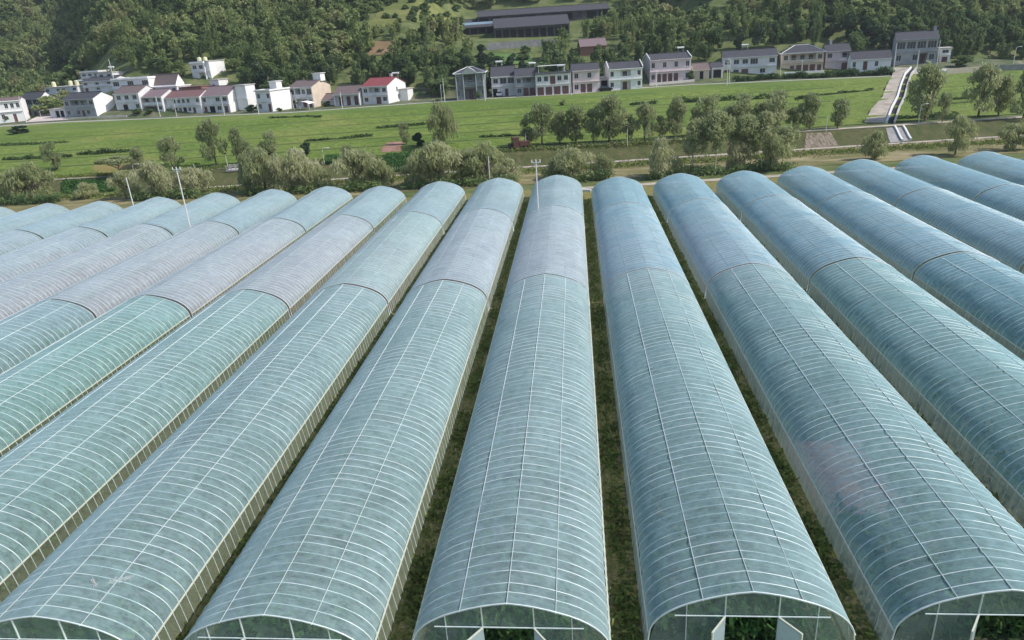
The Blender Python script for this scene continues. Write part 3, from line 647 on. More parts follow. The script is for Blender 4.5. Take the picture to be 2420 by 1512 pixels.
H('garage_shed', 'small grey garage with black mouth left of the long house', (1682, 1706, 184, 160, 148), rot=5, dep=6, wall='offwhite', rmat='tilegrey', front=('g',), cat='shed', group='village sheds')
H('village_house', 'long grey roofed house with maroon garage doors and right bay', (1707, 1832, 178, 134, 118), rot=-8, dep=10, wall='offwhite', rmat='tilegrey', front=('wwwW.w', 'rwr.w.'), tanks=[(.42, .5, 'solar')])
H('village_house', 'tan house with broad open balcony and low terrace wall', (1846, 1942, 170, 124, 106), rot=-9, dep=10, wall='beige', roof='hip', rmat='tilegrey', front=('woooow', '.drrrd'))
H('village_house', 'compact grey pink house with a chimney and white end strip', (1948, 2003, 166, 120, 104), rot=-9, dep=9, wall='pinkwall', sidewall='white', rmat='tilegrey', front=('w.o', '..r'), tanks=[(.25, .5, 'chim')])
H('farm_cottage', 'single storey white house with long dark roof beside the tall house', (2010, 2102, 163, 139, 121), rot=-12, dep=8, wall='white', rmat='tilegrey', front=('w.r.w..',))
H('tall_house', 'tall dark roofed house with glazed upper gallery at the ramp top', (2111, 2208, 150, 92, 75), rot=-18, dep=11, wall='grey', rmat='tilegrey', front=('WWWW', 'w.wGw'), tanks=[(.95, .5, 'chim')])
H('annex', 'small pale annex right of the tall gallery house', (2218, 2242, 146, 114, 108), rot=-18, dep=6, wall='white', roof='flat', rmat='concrete', front=('w', 'd'), cat='shed', group='village sheds')
H('hillside_house', 'small brown roofed hut on the wooded slope above the right houses', (1372, 1432, 130, 108, 92), rot=6, dep=8, wall='brick', rmat='tilepurple', front=('..g.',))
# livestock barns on the terrace
bc = gp(1210, 112)
barns = empty('livestock_barn', (0, 0, 0), 0)
def barn(label, px, rmat, wall, front, dep, **k):
    return house('livestock_barn', label, px, rot=7, dep=dep, wall=wall, rmat=rmat, front=front, cat='barn', group='barns on the hillside terrace', ledge=False, **k)
bpy.data.objects.remove(barns)
barn('long dark barn with open side on the hillside terrace', (1170, 1345, 84, 61, 40), 'tilegrey', 'barnwall', ('gggggggggg',), 16)
barn('shorter barn with a bright blue white roof edge at the left end', (1092, 1168, 78, 64, 46), 'tilegrey', 'barnwall', ('gggg',), 16)
barn('rear barn with long pale ridge line above the dark one', (1130, 1440, 40, 30, 18), 'tilegrey', 'barnwall', ('gg.gg.gg.gg',), 12)
A = gp(1095, 80); B = gp(1170, 76)
e = MB().box((0, -.2, 0), (float(np.linalg.norm(B[:2]-A[:2])), .3, .9)).build('awning', mat('blue_sheet', (.55, .7, .85), .4, .05), None); e.location = (A[0], A[1]-2.2, A[2]+3.2); e.rotation_euler = (0, 0, R(7)); 
tag(e, 'pale blue metal awning along the front of the short barn', 'awning')

# ---------------------------------------------------------------- retaining walls, ramp, channel, kerbs
def wall_between(name, label, p0, p1, h, th, m, cat='wall', drop=.5, group=None):
    A, B = gp(*p0), gp(*p1); n = 14; b = MB(); d = (B-A)[:2]; L = np.linalg.norm(d); nn = np.array([-d[1], d[0]])/L*th/2
    P = [A[:2]+d*i/n for i in range(n+1)]; Z = [float(terr(*p)) for p in P]
    for i in range(n):
        a, c = P[i], P[i+1]; za, zc = Z[i], Z[i+1]
        q = [(*(a-nn), za-drop), (*(c-nn), zc-drop), (*(c+nn), zc-drop), (*(a+nn), za-drop), (*(a-nn), za+h), (*(c-nn), zc+h), (*(c+nn), zc+h), (*(a+nn), za+h)]
        s = len(b.v); b.v += [tuple(map(float, v)) for v in q]; b.f += [(s,s+1,s+5,s+4),(s+2,s+3,s+7,s+6),(s+4,s+5,s+6,s+7)]
        if i == 0: b.f.append((s, s+4, s+7, s+3))
        if i == n-1: b.f.append((s+1, s+2, s+6, s+5))
    return tag(b.build(name, m), label, cat, group)
def ramp_sheet(name, rows, m, lift, kind='structure', thick=.6):
    """rows of (xl, xr, y) picture rows: a sloping slab with sides"""
    b = MB(); L_, R_ = [], []; q0, q1 = gp(*rows[0][1:]), gp(*rows[-1][1:])
    for xl, xr, y in rows:
        a, c = gp(xl, y), gp(xr, y); z = q0[2]+(q1[2]-q0[2])*(c[1]-q0[1])/(q1[1]-q0[1])+lift; L_.append((a[0], a[1], z)); R_.append((c[0], c[1], z))
    for i in range(len(rows)-1):
        b.poly([L_[i], R_[i], R_[i+1], L_[i+1]])
        dn = lambda p: (p[0], p[1], p[2]-thick)
        b.poly([L_[i], L_[i+1], dn(L_[i+1]), dn(L_[i])]); b.poly([R_[i], dn(R_[i]), dn(R_[i+1]), R_[i+1]])
    b.poly([L_[0], (L_[0][0], L_[0][1], L_[0][2]-thick), (R_[0][0], R_[0][1], R_[0][2]-thick), R_[0]])
    return tag(b.build(name, m), kind=kind), L_, R_
_, L_, R_ = ramp_sheet('ramp_road', [(2042, 2092, 292), (2058, 2104, 262), (2084, 2118, 232), (2094, 2126, 205), (2108, 2136, 180), (2112, 2150, 163)], pathm, .35, thick=1.6)
def kerb(name, label, pts, off, w_, h, m, cat):
    b = MB()
    for i in range(len(pts)-1):
        p, q = Vector(pts[i]), Vector(pts[i+1]); d = (q-p); n = Vector((d.y, -d.x, 0)).normalized()
        a0, a1, b0, b1 = p+n*off, p+n*(off+w_), q+n*off, q+n*(off+w_); s = len(b.v)
        for v in (a0, a1, b1, b0): b.v.append((v.x, v.y, v.z-.6))
        for v in (a0, a1, b1, b0): b.v.append((v.x, v.y, v.z+h))
        b.f += [(s, s+1, s+5, s+4), (s+1, s+2, s+6, s+5), (s+2, s+3, s+7, s+6), (s+3, s, s+4, s+7), (s+4, s+5, s+6, s+7)]
    return tag(b.build(name, m), label, cat)
kerb('channel_wall', 'pale concrete edge along the right side of the ramp road', R_, .0, .35, .35, MT['white'], 'kerb')
tag(kerb('channel_bed', None, R_, .38, 1.1, -.25, MT['dark'], None), kind='structure')
kerb('channel_wall', 'outer pale edge of the ditch beside the ramp road', R_, 1.5, .3, .25, MT['concrete'], 'kerb')
# spillway below the upper path
for i, (a, b_) in enumerate((((2113, 302), (2132, 335)), ((2133, 301), (2152, 332)))):
    wall_between('spillway_wall', ('left' if i == 0 else 'right')+' pale wall of the spillway crossing the embankment', a, b_, .5, .3, MT['white'], 'wall', group='spillway walls')
quadpatch('spillway_bed', [(2134, 335), (2150, 333), (2131, 302), (2115, 302)], MT['concrete_d'], .12)
quadpatch('slope_paving', [(2104, 338), (2130, 336), (2111, 302), (2092, 304)], MT['concrete_d'], .12)
quadpatch('grid_paving', [(1898, 352), (1985, 346), (1962, 314), (1905, 316)], mat_ramp('grid_paving', [(.4, (.12, .11, .06)), (.6, (.3, .24, .2))], 1.2, stretch=(2, .3, 1)), .13)
wall_between('terrace_wall', 'low pale terrace wall before the large pink house', (1534, 203), (1640, 193), .8, .3, MT['concrete'], 'wall')
wall_between('terrace_wall', 'low cream wall before the tan balcony house', (1852, 176), (1946, 171), .7, .3, MT['white'], 'wall')
wall_between('yard_wall', 'dark wall with white coping at the far right', (2335, 168), (2425, 166), 1.6, .3, MT['concrete_d'], 'wall')
wall_between('yard_wall', 'brownish yard wall right of the tall house', (2235, 176), (2330, 170), 1.5, .3, MT['beige'], 'wall')
wall_between('yard_wall', 'low pale wall along the front of the left village', (150, 283), (300, 277), .6, .3, MT['concrete'], 'wall')
wall_between('retaining_wall', 'long grey retaining wall under the hillside barns', (1150, 118), (1335, 104), 2.2, .5, MT['concrete_d'], 'wall')
wall_between('roadside_wall', 'low white parapet behind the middle tunnels at the alley ends', (1362, 452), (1396, 452), .35, .4, MT['white'], 'wall')

# ---------------------------------------------------------------- field patches and hedges
dsoil = mat_ramp('red_clay', [(.3, (.22, .12, .09)), (.7, (.38, .23, .18))], .5)
quadpatch('forecourt', [(60, 290), (160, 284), (150, 268), (100, 270)], mat('pink_paving', (.55, .47, .45), .9, .1), .14)
quadpatch('clay_slope', [(900, 362), (948, 359), (955, 336), (914, 338)], dsoil, .2)
quadpatch('stubble_field', [(205, 420), (335, 413), (330, 388), (225, 392)], mat_ramp('stubble', [(.3, (.2, .16, .06)), (.7, (.3, .23, .1))], .6, stretch=(.3, 1, 1)), .14)
quadpatch('hill_meadow', [(850, 82), (1075, 92), (1085, 40), (905, 20)], mat_ramp('meadow', [(.3, (.1, .13, .035)), (.6, (.19, .2, .07)), (.75, (.26, .24, .1))], .12, stretch=(.4, 1.6, 1)), .2, n=40, k=30)
quadpatch('clay_slope', [(868, 135), (965, 128), (955, 96), (880, 100)], mat_ramp('clay_hill', [(.3, (.14, .11, .05)), (.6, (.27, .18, .11))], .2, stretch=(.4, 1.6, 1)), .25, n=30, k=24)
quadpatch('hill_field', [(1150, 158), (1262, 150), (1255, 128), (1160, 130)], mat_ramp('hillfield', [(.3, (.08, .16, .045)), (.7, (.15, .23, .08))], .2), .25, n=30, k=20)
quadpatch('hill_meadow', [(1560, 70), (1720, 62), (1700, 12), (1560, 16)], mat_ramp('meadow2', [(.3, (.08, .12, .035)), (.7, (.15, .18, .07))], .15), .2, n=30, k=24)
CLEAR = []
for q in ([(850, 84), (1075, 94), (1085, 40), (905, 20)], [(866, 140), (968, 133), (955, 96), (880, 100)], [(1150, 160), (1264, 152), (1255, 128), (1160, 130)], [(1560, 72), (1720, 64), (1700, 12), (1560, 16)], [(1085, 120), (1350, 108), (1445, 20), (1120, 34)], [(1365, 140), (1440, 134), (1432, 92), (1372, 98)], [(450, 200), (545, 190), (536, 150), (458, 150)]):
    CLEAR.append(np.array([gp(*p)[:2] for p in q]))
def inpoly(P, q):
    x, y = P[:, 0], P[:, 1]; ins = np.zeros(len(P), bool)
    for i in range(len(q)):
        (x1, y1), (x2, y2) = q[i], q[(i+1) % len(q)]
        c = ((y1 > y) != (y2 > y)) & (x < (x2-x1)*(y-y1)/((y2-y1)+1e-9)+x1); ins ^= c
    return ins
def leafstrip(name, label, pts, hgt, wid, dens, m, leaf=(.5, .2), cat='hedge', kind=None, group=None, seed=1):
    rng = np.random.default_rng(seed); W3 = [gp(*p) for p in pts]; C = []
    for A, B in zip(W3, W3[1:]):
        L = np.linalg.norm(B-A); n = int(L*dens); t = rng.uniform(0, 1, n)
        p = A[None, :2]+(B-A)[None, :2]*t[:, None]+rng.normal(0, wid/2.2, (n, 2)).clip(-wid, wid)
        bump = .6+.4*np.sin(t*L*1.1+rng.uniform(0, 6))*np.sin(t*L*.43+2)
        C.append(np.column_stack([p, terr(p[:, 0], p[:, 1])+.05+hgt*bump*rng.uniform(0, 1, n)**.7]))
    C = np.concatenate(C)
    return tag(obj(name, npmesh(name, leafquads(C, *leaf, rng), m)), label, cat, group, kind)
hg = [('dark hedge on the field bank at the far left', [(8, 378), (170, 372)], 1.3), ('dark hedge on the field bank behind the flat crowned tree', [(185, 366), (330, 358)], 1.3),
      ('dark bank hedge left of the clay slope', [(720, 336), (880, 322)], .9), ('broken dark bank hedge above the clay slope', [(890, 305), (1010, 294)], .9),
      ('thin dark bank left of the village road', [(0, 344), (160, 338)], .5), ('dark scrub bank behind the path willows', [(1135, 325), (1280, 320)], .8),
      ('short dark hedge in the field below the pink house', [(1490, 248), (1550, 246)], 1.0), ('dark field hedge behind the tall path trees', [(1610, 242), (1860, 232)], 2.0),
      ('dark field bank left of the ramp road', [(1880, 236), (2060, 214)], .8), ('dark field bank right of the ramp road', [(2150, 240), (2300, 234)], 1.0),
      ('dark verge under the single willow by the ramp', [(2120, 282), (2240, 276)], .8), ('thin bank in the field before the road', [(640, 280), (760, 276)], .6)]
for i, (lb, p, h_) in enumerate(hg): leafstrip('hedge', lb, p, h_*.8, .5, 45, MT['hedge'], seed=i, group='dark hedges on the field banks')
leafstrip('tall_crop', 'tall green crop along the wall before the long right hand house', [(1735, 194), (1850, 186), (1960, 184)], 2.0, 1.4, 190, MT['hedge'], kind='stuff', cat='crop', seed=31)
leafstrip('tall_crop', 'tall leafy crop before the single storey white house', [(1965, 182), (2105, 178)], 2.4, 1.4, 190, MT['hedge'], kind='stuff', cat='crop', seed=32)
leafstrip('shrubs', 'mixed shrubs along the back of the left village', [(0, 205), (90, 203), (190, 195)], 4, 5, 160, MT['broad'], (.7, .35), kind='stuff', cat='shrubs', seed=33)
for i, (q, lb, m_) in enumerate((([(148, 462), (272, 455), (265, 428), (150, 432)], 'bright green vegetable plot behind the left tunnels', 'crop'), ([(905, 408), (985, 404), (975, 368), (915, 370)], 'dark green vegetable plot left of the big willows', 'crop'), ([(770, 390), (800, 388), (800, 372), (770, 374)], 'small vegetable plot beside the lamp', 'crop'))):
    c = [gp(*p)[:2] for p in q]; rng = np.random.default_rng(50+i); n = 9000 if i < 2 else 3000
    s, t = rng.uniform(0, 1, (2, n, 1)); p = c[0]*(1-s)*(1-t)+c[1]*s*(1-t)+c[2]*s*t+c[3]*(1-s)*t
    Z = terr(p[:, 0], p[:, 1])+rng.uniform(0, .7, n)
    tag(obj('vegetable_plot', npmesh('vegetable_plot', leafquads(np.column_stack([p, Z]), .45, .2, rng), MT[m_])), lb, 'crop', kind='stuff')

# ---------------------------------------------------------------- trees
def lobes(rng, n, Rx, H0, H1, lr):
    out = []
    for i in range(n):
        a = rng.uniform(0, 2*math.pi); r = Rx*math.sqrt(rng.uniform(0, 1))*.75; f = rng.uniform(0, 1)
        taper = math.sin(math.pi*(.15+.75*f)); out.append((r*math.cos(a)*taper, r*math.sin(a)*taper, H0+(H1-H0)*f, lr*rng.uniform(.7, 1.25)*(.55+.45*taper)))
    out.append((0, 0, H1-lr*.6, lr)); return out
def crown_pts(rng, lb, n, sz=.85):
    w_ = np.array([l[3]**2 for l in lb]); k = rng.choice(len(lb), n, p=w_/w_.sum()); L = np.array(lb)[k]
    d = rng.normal(size=(n, 3)); d /= np.linalg.norm(d, axis=1)[:, None]; r = L[:, 3]*rng.uniform(.35, 1, n)**.5
    return L[:, :3]+d*r[:, None]*np.array([1, 1, sz]), d
def trunk(rng, h, r, br, spread, m, H1, lean=.3, multi=1):
    b = MB()
    for q in range(multi):
        ox, oy = (rng.uniform(-.5, .5, 2) if multi > 1 else (0, 0)); lx, ly = rng.uniform(-lean, lean, 2)
        if multi > 1: lx, ly = lx*3, ly*3
        b.tube([(ox, oy, -.4), (ox+lx*.3, oy+ly*.3, h*.4), (ox+lx, oy+ly, h), (ox+lx*1.4, oy+ly*1.4, H1*.85)], r, 7, r*.22)
        for i in range(br):
            a = rng.uniform(0, 6.28); z0 = h*rng.uniform(.55, 1.0); s = spread*rng.uniform(.5, 1)
            b.tube([(ox+lx*z0/h, oy+ly*z0/h, z0), (ox+s*.5*math.cos(a), oy+s*.5*math.sin(a), z0+(H1-z0)*.35), (ox+s*math.cos(a), oy+s*math.sin(a), z0+(H1-z0)*.7)], r*.45, 5, r*.12)
    return b.mesh('trunk', m, True)
TPL = {}
def make_tpl(kind, v):
    rng = np.random.default_rng({'willow': 10, 'poplar': 20, 'round': 30, 'ever': 40, 'bamboo': 50, 'broad': 60, 'flat': 70}[kind]*10+v)
    H_ = 8.0
    if kind == 'willow':
        lb = lobes(rng, 13, 3.4, 1.3, 7.2, 1.3); n = 2700; C, d = crown_pts(rng, lb, n, .92)
        hang = rng.uniform(0, 1, n)**2*1.7*(np.hypot(C[:, 0], C[:, 1])/3.4); C[:, 2] = np.maximum(C[:, 2]-hang, .3)+(rng.uniform(0, 1, n) > .93)*rng.uniform(0, .9, n)
        V = leafquads(C, .65, .11, rng, np.tile([0, 0, -1.], (n, 1))+d*.35, .28); tr = trunk(rng, 3, .2, 7, 2.6, MT['bark'], 7); m = MT['willow']
    elif kind == 'poplar':
        lb = lobes(rng, 10, 2.1, 3.2, 7.4, 1.0); n = 2200; C, d = crown_pts(rng, lb, n, 1.15)
        V = leafquads(C, .45, .12, rng, np.tile([0, 0, -.6], (n, 1)), .6); tr = trunk(rng, 4, .11, 7, 1.6, MT['birch'], 7.4); m = MT['poplar']
    elif kind == 'round':
        lb = lobes(rng, 14, 2.6, 1.2, 7.0, 1.15); n = 2100; C, d = crown_pts(rng, lb, n)
        C[:, 2] += (rng.uniform(0, 1, n) > .92)*rng.uniform(0, .8, n); V = leafquads(C, .5, .12, rng, np.tile([0, 0, -.9], (n, 1)), .45); tr = trunk(rng, 2.6, .17, 8, 1.8, MT['bark'], 6.6); m = MT['poplar']
    elif kind == 'ever':
        lb = lobes(rng, 10, 2.6, 1.2, 7.0, 1.3); n = 1500; C, d = crown_pts(rng, lb, n)
        V = leafquads(C, .7, .34, rng); tr = trunk(rng, 2.5, .18, 5, 1.6, MT['bark'], 6.5); m = MT['dkleaf']
    elif kind == 'broad':
        lb = lobes(rng, 11, 3.0, 1.4, 6.8, 1.3); n = 1500; C, d = crown_pts(rng, lb, n)
        V = leafquads(C, .75, .36, rng); tr = trunk(rng, 2.5, .18, 6, 2.2, MT['bark'], 6.5); m = MT['broad']
    elif kind == 'flat':
        lb = lobes(rng, 12, 4.4, 4.2, 6.4, 1.2); n = 3000; C, d = crown_pts(rng, lb, n, .7)
        V = leafquads(C, .45, .18, rng); tr = trunk(rng, 4, .18, 9, 3.8, MT['bark'], 6); m = MT['poplar']
    else:
        C = []; D = []
        for q in range(15):
            a = rng.uniform(0, 6.28); r0 = rng.uniform(0, 1.1); hh = rng.uniform(5.2, 8.2); sp_ = rng.uniform(.5, 1.9); n = 105; f = rng.uniform(.22, 1, n)
            x = r0*math.cos(a)+sp_*f**2.2*math.cos(a); y = r0*math.sin(a)+sp_*f**2.2*math.sin(a); z = hh*(f-.14*f**4); wd = .5*np.sin(np.pi*np.clip(f, .1, .97))+.1
            C.append(np.stack([x, y, z], -1)+rng.normal(size=(n, 3))*wd[:, None]*.6)
        C = np.concatenate(C); V = leafquads(C, .7, .2, rng, np.tile([0, 0, -.5], (len(C), 1)), .6); m = MT['bamboo']
        tr = trunk(rng, 4, .05, 0, 1, MT['bamboo'], 6, 1.0, 9)
    return npmesh('crown', V, m), tr
def tpl(kind, v):
    if (kind, v) not in TPL: TPL[(kind, v)] = make_tpl(kind, v)
    return TPL[(kind, v)]
NM = {'willow': 'willow_tree', 'poplar': 'slender_tree', 'round': 'round_tree', 'ever': 'evergreen_tree', 'bamboo': 'bamboo_clump', 'broad': 'broadleaf_tree', 'flat': 'flat_crowned_tree'}
def tree(kind, p, sxy, sz, label, group, rz=None, v=None):
    v = random.randrange(4) if v is None else v; cr, tr = tpl(kind, v)
    t = empty(NM[kind], tuple(p), random.uniform(0, 6.28) if rz is None else rz, label, 'bamboo' if kind == 'bamboo' else 'tree', group); t.scale = (sxy, sxy, sz)
    obj('crown', cr, t); obj('trunk', tr, t); return t
TR = {'willow': 3.1, 'poplar': 2.0, 'round': 2.6, 'flat': 5.0, 'ever': 3.4, 'broad': 3.8}
def ptree(kind, x, yb, ytop, wpx, label, group, dy=0):
    """base at picture point (x, yb) on the ground, top at ytop, crown width wpx"""
    A = gp(x, yb); h = solve(lambda h_: proj(A+np.array([0, 0, h_]))[1], ytop, 1, 25); wd = wpx*proj(A)[2]/F
    tree(kind, A, wd/2/TR[kind], h/7.9, label, group)
front = [(668, 458, 372, 90, 'low one in the thick left clump'), (590, 452, 360, 70, 'left end of the thick clump'), (765, 450, 392, 70, 'low one right of the thick left clump'), (905, 444, 378, 70, 'small one beside the dark vegetable plot'), (985, 440, 372, 80, 'left of the broadest one'), (1095, 434, 352, 100, 'between the broadest one and the short pole'), (1205, 430, 372, 70, 'last before the truck'), (300, 470, 402, 70, 'behind the vegetable plot'), (1310, 424, 372, 60, 'just right of the crossarm pole'), (-12, 478, 385, 110, 'at the left picture edge'), (88, 474, 384, 115, 'second from the left edge'), (205, 470, 430, 60, 'low one before the vegetable plot'), (372, 470, 378, 95, 'by the left plain pole'), (465, 462, 392, 90, 'behind the left crossarm pole'),
         (628, 456, 345, 105, 'left of the pair near the white railings'), (712, 452, 352, 110, 'in the thick left clump'), (850, 446, 350, 130, 'left of the dark vegetable plot'), (1040, 438, 330, 145, 'broadest one before the clay slope'), (1150, 430, 336, 130, 'behind the short pole'),
         (1352, 424, 346, 110, 'right of the crossarm pole'), (1422, 420, 362, 60, 'small one by the sandy gap'), (1560, 418, 322, 92, 'behind the second right tunnel'), (2066, 376, 306, 62, 'small one below the ramp'), (2256, 366, 268, 75, 'right of the spillway'), (2392, 356, 290, 90, 'at the right picture edge'), (1828, 404, 318, 80, 'bushy one under the slender trees'), (1745, 404, 330, 90, 'low one under the slender trees')]
for x, yb, yt, wp, lb in front: ptree('willow', x, yb, yt, wp, 'grey green willow behind the tunnels, '+lb, 'willows behind the tunnels')
for x, yb, yt, wp, lb in [(1635, 412, 285, 70, 'leftmost'), (1688, 412, 262, 80, 'tallest'), (1758, 402, 270, 75, 'third from left'), (1806, 398, 265, 70, 'fourth from left'), (1850, 396, 295, 70, 'rightmost')]:
    ptree('poplar', x, yb, yt, wp, 'slender pale trunked tree behind the right tunnels, '+lb+' of the group', 'slender trees behind the right tunnels')
mid = [('round', 135, 402, 330, 50, 'thin pale tree at the far left'), ('round', 410, 398, 322, 70, 'grey green tree behind the left crossarm pole'), ('round', 512, 392, 278, 72, 'tall light green tree left of the white railings'), ('round', 566, 388, 295, 45, 'narrow tree right of the tall light green one'),
       ('round', 645, 380, 302, 62, 'tree rising behind the thick willow clump'), ('round', 960, 342, 285, 40, 'small pale tree above the clay slope'), ('willow', 1043, 350, 240, 80, 'tall willow above the clay slope'),
       ('round', 1280, 343, 240, 85, 'first path tree right of the truck'), ('round', 1360, 340, 245, 78, 'second path tree right of the truck'), ('round', 1440, 336, 216, 98, 'largest tree on the upper path'), ('round', 1522, 332, 240, 62, 'path tree right of the lamp'),
       ('round', 1598, 328, 222, 62, 'lone round tree with dark shadow on the path'), ('round', 1680, 322, 214, 85, 'path tree behind the slender group, left'), ('round', 1752, 318, 212, 78, 'path tree behind the slender group, middle'), ('round', 1832, 312, 204, 92, 'path tree behind the slender group, right'),
       ('round', 1912, 308, 214, 66, 'path tree left of the lamp post'), ('round', 1978, 304, 228, 62, 'path tree right of the lamp post'), ('round', 2185, 286, 142, 98, 'big tree standing right beside the ramp'), ('round', 2310, 276, 146, 92, 'big dark trunked tree near the right edge'), ('round', 2358, 274, 170, 66, 'smaller tree beside the big right one'), ('round', 2416, 280, 160, 80, 'tree cut by the right picture edge'), ('round', 2225, 290, 215, 40, 'small tree right of the ramp tree')]
for x, yb, yt, wp, w_ in ((1322, 340, 258, 50, 'between the first and second path trees'), (1402, 337, 250, 50, 'between the second and the largest path tree'), (1484, 333, 262, 44, 'behind the lamp among the path trees'), (1560, 330, 268, 40, 'left of the lone round tree'), (1642, 324, 246, 50, 'right of the lone round tree'), (1716, 320, 244, 50, 'between the left and middle path trees'), (1792, 315, 240, 54, 'between the middle and right path trees'), (1872, 310, 250, 44, 'before the lamp post trees'), (1245, 344, 275, 40, 'at the truck'), (330, 400, 345, 44, 'beside the flat crowned tree'), (585, 390, 330, 40, 'beside the white railings'), (820, 380, 340, 44, 'above the lamp'), (1330, 250, 232, 20, 'in the field below the canopy house')):
    mid.append(('round', x, yb, yt, wp, 'smaller feathery tree '+w_))
for kd, x, yb, yt, wp, lb in mid: ptree(kd, x, yb, yt, wp, lb+', grey green crown', 'trees along the upper path')
ptree('flat', 285, 416, 358, 120, 'dark flat crowned tree over the stubble field', 'trees along the upper path')
ptree('ever', 726, 366, 334, 34, 'small dark round evergreen left of the lamp', 'dark round bushes'); ptree('ever', 990, 346, 312, 40, 'dark round evergreen beside the tall willow', 'dark round bushes')
ptree('ever', 50, 316, 296, 60, 'dark spreading bush before the forecourt', 'dark round bushes')
for x, yb, yt, wp, lb in [(20, 290, 272, 16, 'dark shrub before the leftmost house'), (325, 270, 255, 30, 'brown green shrub by the shaded house'), (355, 270, 256, 26, 'bush left of the village lamp'), (595, 266, 246, 34, 'dark tree beside the huge white gable'), (660, 264, 254, 20, 'small bush beside the narrow white house'), (770, 252, 240, 26, 'bush before the beige wall'), (1150, 228, 205, 26, 'tree between the hip roofed house and its neighbour'), (1632, 192, 165, 26, 'tree right of the pink house'), (2270, 158, 128, 60, 'low bush mound right of the tall house'), (1130, 236, 214, 16, 'shrub at the hip roofed house door')]:
    ptree('broad', x, yb, yt, wp, lb, 'bushes in the village')

# hillside: the nearest trees are things of their own, the rest is one wood
rng = np.random.default_rng(11); P = []
sp_ = 5.4
for gx in np.arange(-330, 300, sp_):
    for gy in np.arange(236, 420, sp_):
        P.append((gx+rng.uniform(-2.4, 2.4), gy+rng.uniform(-2.4, 2.4)))
for gx in np.arange(-560, -120, 6.5):
    for gy in np.arange(300, 560, 6.5): P.append((gx+rng.uniform(-3, 3), gy+rng.uniform(-3, 3)))
P = np.array(P); Z = terr(P[:, 0], P[:, 1]); u_ = P[:, 1]-.09*P[:, 0]
xb = -.62*P[:, 1]-5; leftz = P[:, 0] < xb
keep = np.where(leftz, (P[:, 1] > 350) | (P[:, 0] > xb-45), (u_ > 238) & (P[:, 1] < 420))
for q in CLEAR: keep &= ~(inpoly(P, q) | inpoly(P+np.array([0, 6]), q))
hb = [(o.location.x, o.location.y, o['W'], o['D']) for o in bpy.data.objects if 'W' in o.keys()]
for hx, hy, hw_, hd_ in hb: keep &= ~((np.abs(P[:, 0]-hx) < hw_*.5+3) & (P[:, 1] > hy-12) & (P[:, 1] < hy+hd_+4))
P, Z, leftz = P[keep], Z[keep], leftz[keep]
D3 = np.column_stack([P, Z+4])-CAM; zz = D3@fw; pxx = 1209.5+F*(D3@rr)/zz; pyy = 756-F*(D3@uu)/zz
vis = (pxx > -90) & (pxx < 2510) & (pyy > -80); P, Z, leftz, pxx, pyy, zz = P[vis], Z[vis], leftz[vis], pxx[vis], pyy[vis], zz[vis]
uu_ = P[:, 1]-.09*P[:, 0]
near = (~leftz) & (uu_ < 262) & (pxx > 330)
cand = np.where(near)[0]
ZN = [(330, 620, 'behind the left village'), (620, 860, 'behind the beige walled house'), (860, 1070, 'behind the red roofed house'), (1070, 1270, 'behind the hip roofed house'), (1270, 1440, 'behind the rooftop canopy house'), (1440, 1650, 'behind the pink house'), (1650, 1850, 'behind the long right house'), (1850, 2020, 'behind the tan balcony house'), (2020, 2220, 'behind the tall gallery house'), (2220, 2600, 'on the slope at the right edge')]
ORDN = ['first', 'second', 'third', 'fourth', 'fifth', 'sixth', 'seventh', 'eighth', 'ninth', 'tenth', 'eleventh', 'twelfth', 'thirteenth', 'fourteenth', 'fifteenth', 'sixteenth']
DESC = {'bamboo': 'feathery light green bamboo', 'ever': 'dense dark evergreen', 'broad': 'rounded mid green broadleaf tree'}
kinds = {}
for i in cand:
    s = math.sin(P[i, 0]*.06)+.7*math.sin(P[i, 0]*.15+P[i, 1]*.08)+rng.normal(0, .5)
    kinds[i] = 'bamboo' if s > .35 else 'ever' if s < -.5 else 'broad'
for (a, b_, zn) in ZN:
    for kd in ('bamboo', 'ever', 'broad'):
        L_ = sorted([i for i in cand if a <= pxx[i] < b_ and kinds[i] == kd], key=lambda i: pxx[i])
        for j, i in enumerate(L_):
            o_ = ORDN[j] if j < len(ORDN) else 'last'
            tree(kd, (P[i, 0], P[i, 1], Z[i]-.2), rng.uniform(.75, 1.15), rng.uniform(.8, 1.2), f'{DESC[kd]} {zn}, {o_} from the left', f'{kd} trees {zn}')
rest = np.where(~near)[0]; VV = []
base = {}
for kd in ('ever', 'broad', 'bamboo'):
    for v in range(3):
        me = tpl(kd, v)[0]; a = np.empty(len(me.vertices)*3, np.float32); me.vertices.foreach_get('co', a); a = a.reshape(-1, 4, 3)
        base[(kd, v)] = a
for i in rest:
    d = zz[i]; kd = ('ever', 'broad', 'bamboo', 'bamboo')[int(4*abs(math.sin(P[i, 0]*.05+1)*math.cos(P[i, 1]*.045))+rng.uniform(-.4, .6)) % 4]
    a = base[(kd, rng.integers(3))]; nq = 560 if d < 330 else 360
    q = a[rng.choice(len(a), nq, replace=False)]; c = q.mean(1, keepdims=True); q = c+(q-c)*(1.2 if d < 330 else 1.5)
    th = rng.uniform(0, 6.28); ct, st = math.cos(th), math.sin(th); s, sz = rng.uniform(.6, 1.55), rng.uniform(.6, 1.45)
    q = q*np.array([s, s, sz]); q = np.stack([q[..., 0]*ct-q[..., 1]*st, q[..., 0]*st+q[..., 1]*ct, q[..., 2]], -1)+np.array([P[i, 0], P[i, 1], Z[i]-.3])
    VV.append(q.reshape(-1, 3).astype(np.float32))
print('forest trees', len(rest), 'individual', len(cand))
tag(obj('forest', npmesh('forest', np.concatenate(VV), MT['forest'])), 'dense mixed wood covering the upper hillside', 'woodland', kind='stuff')

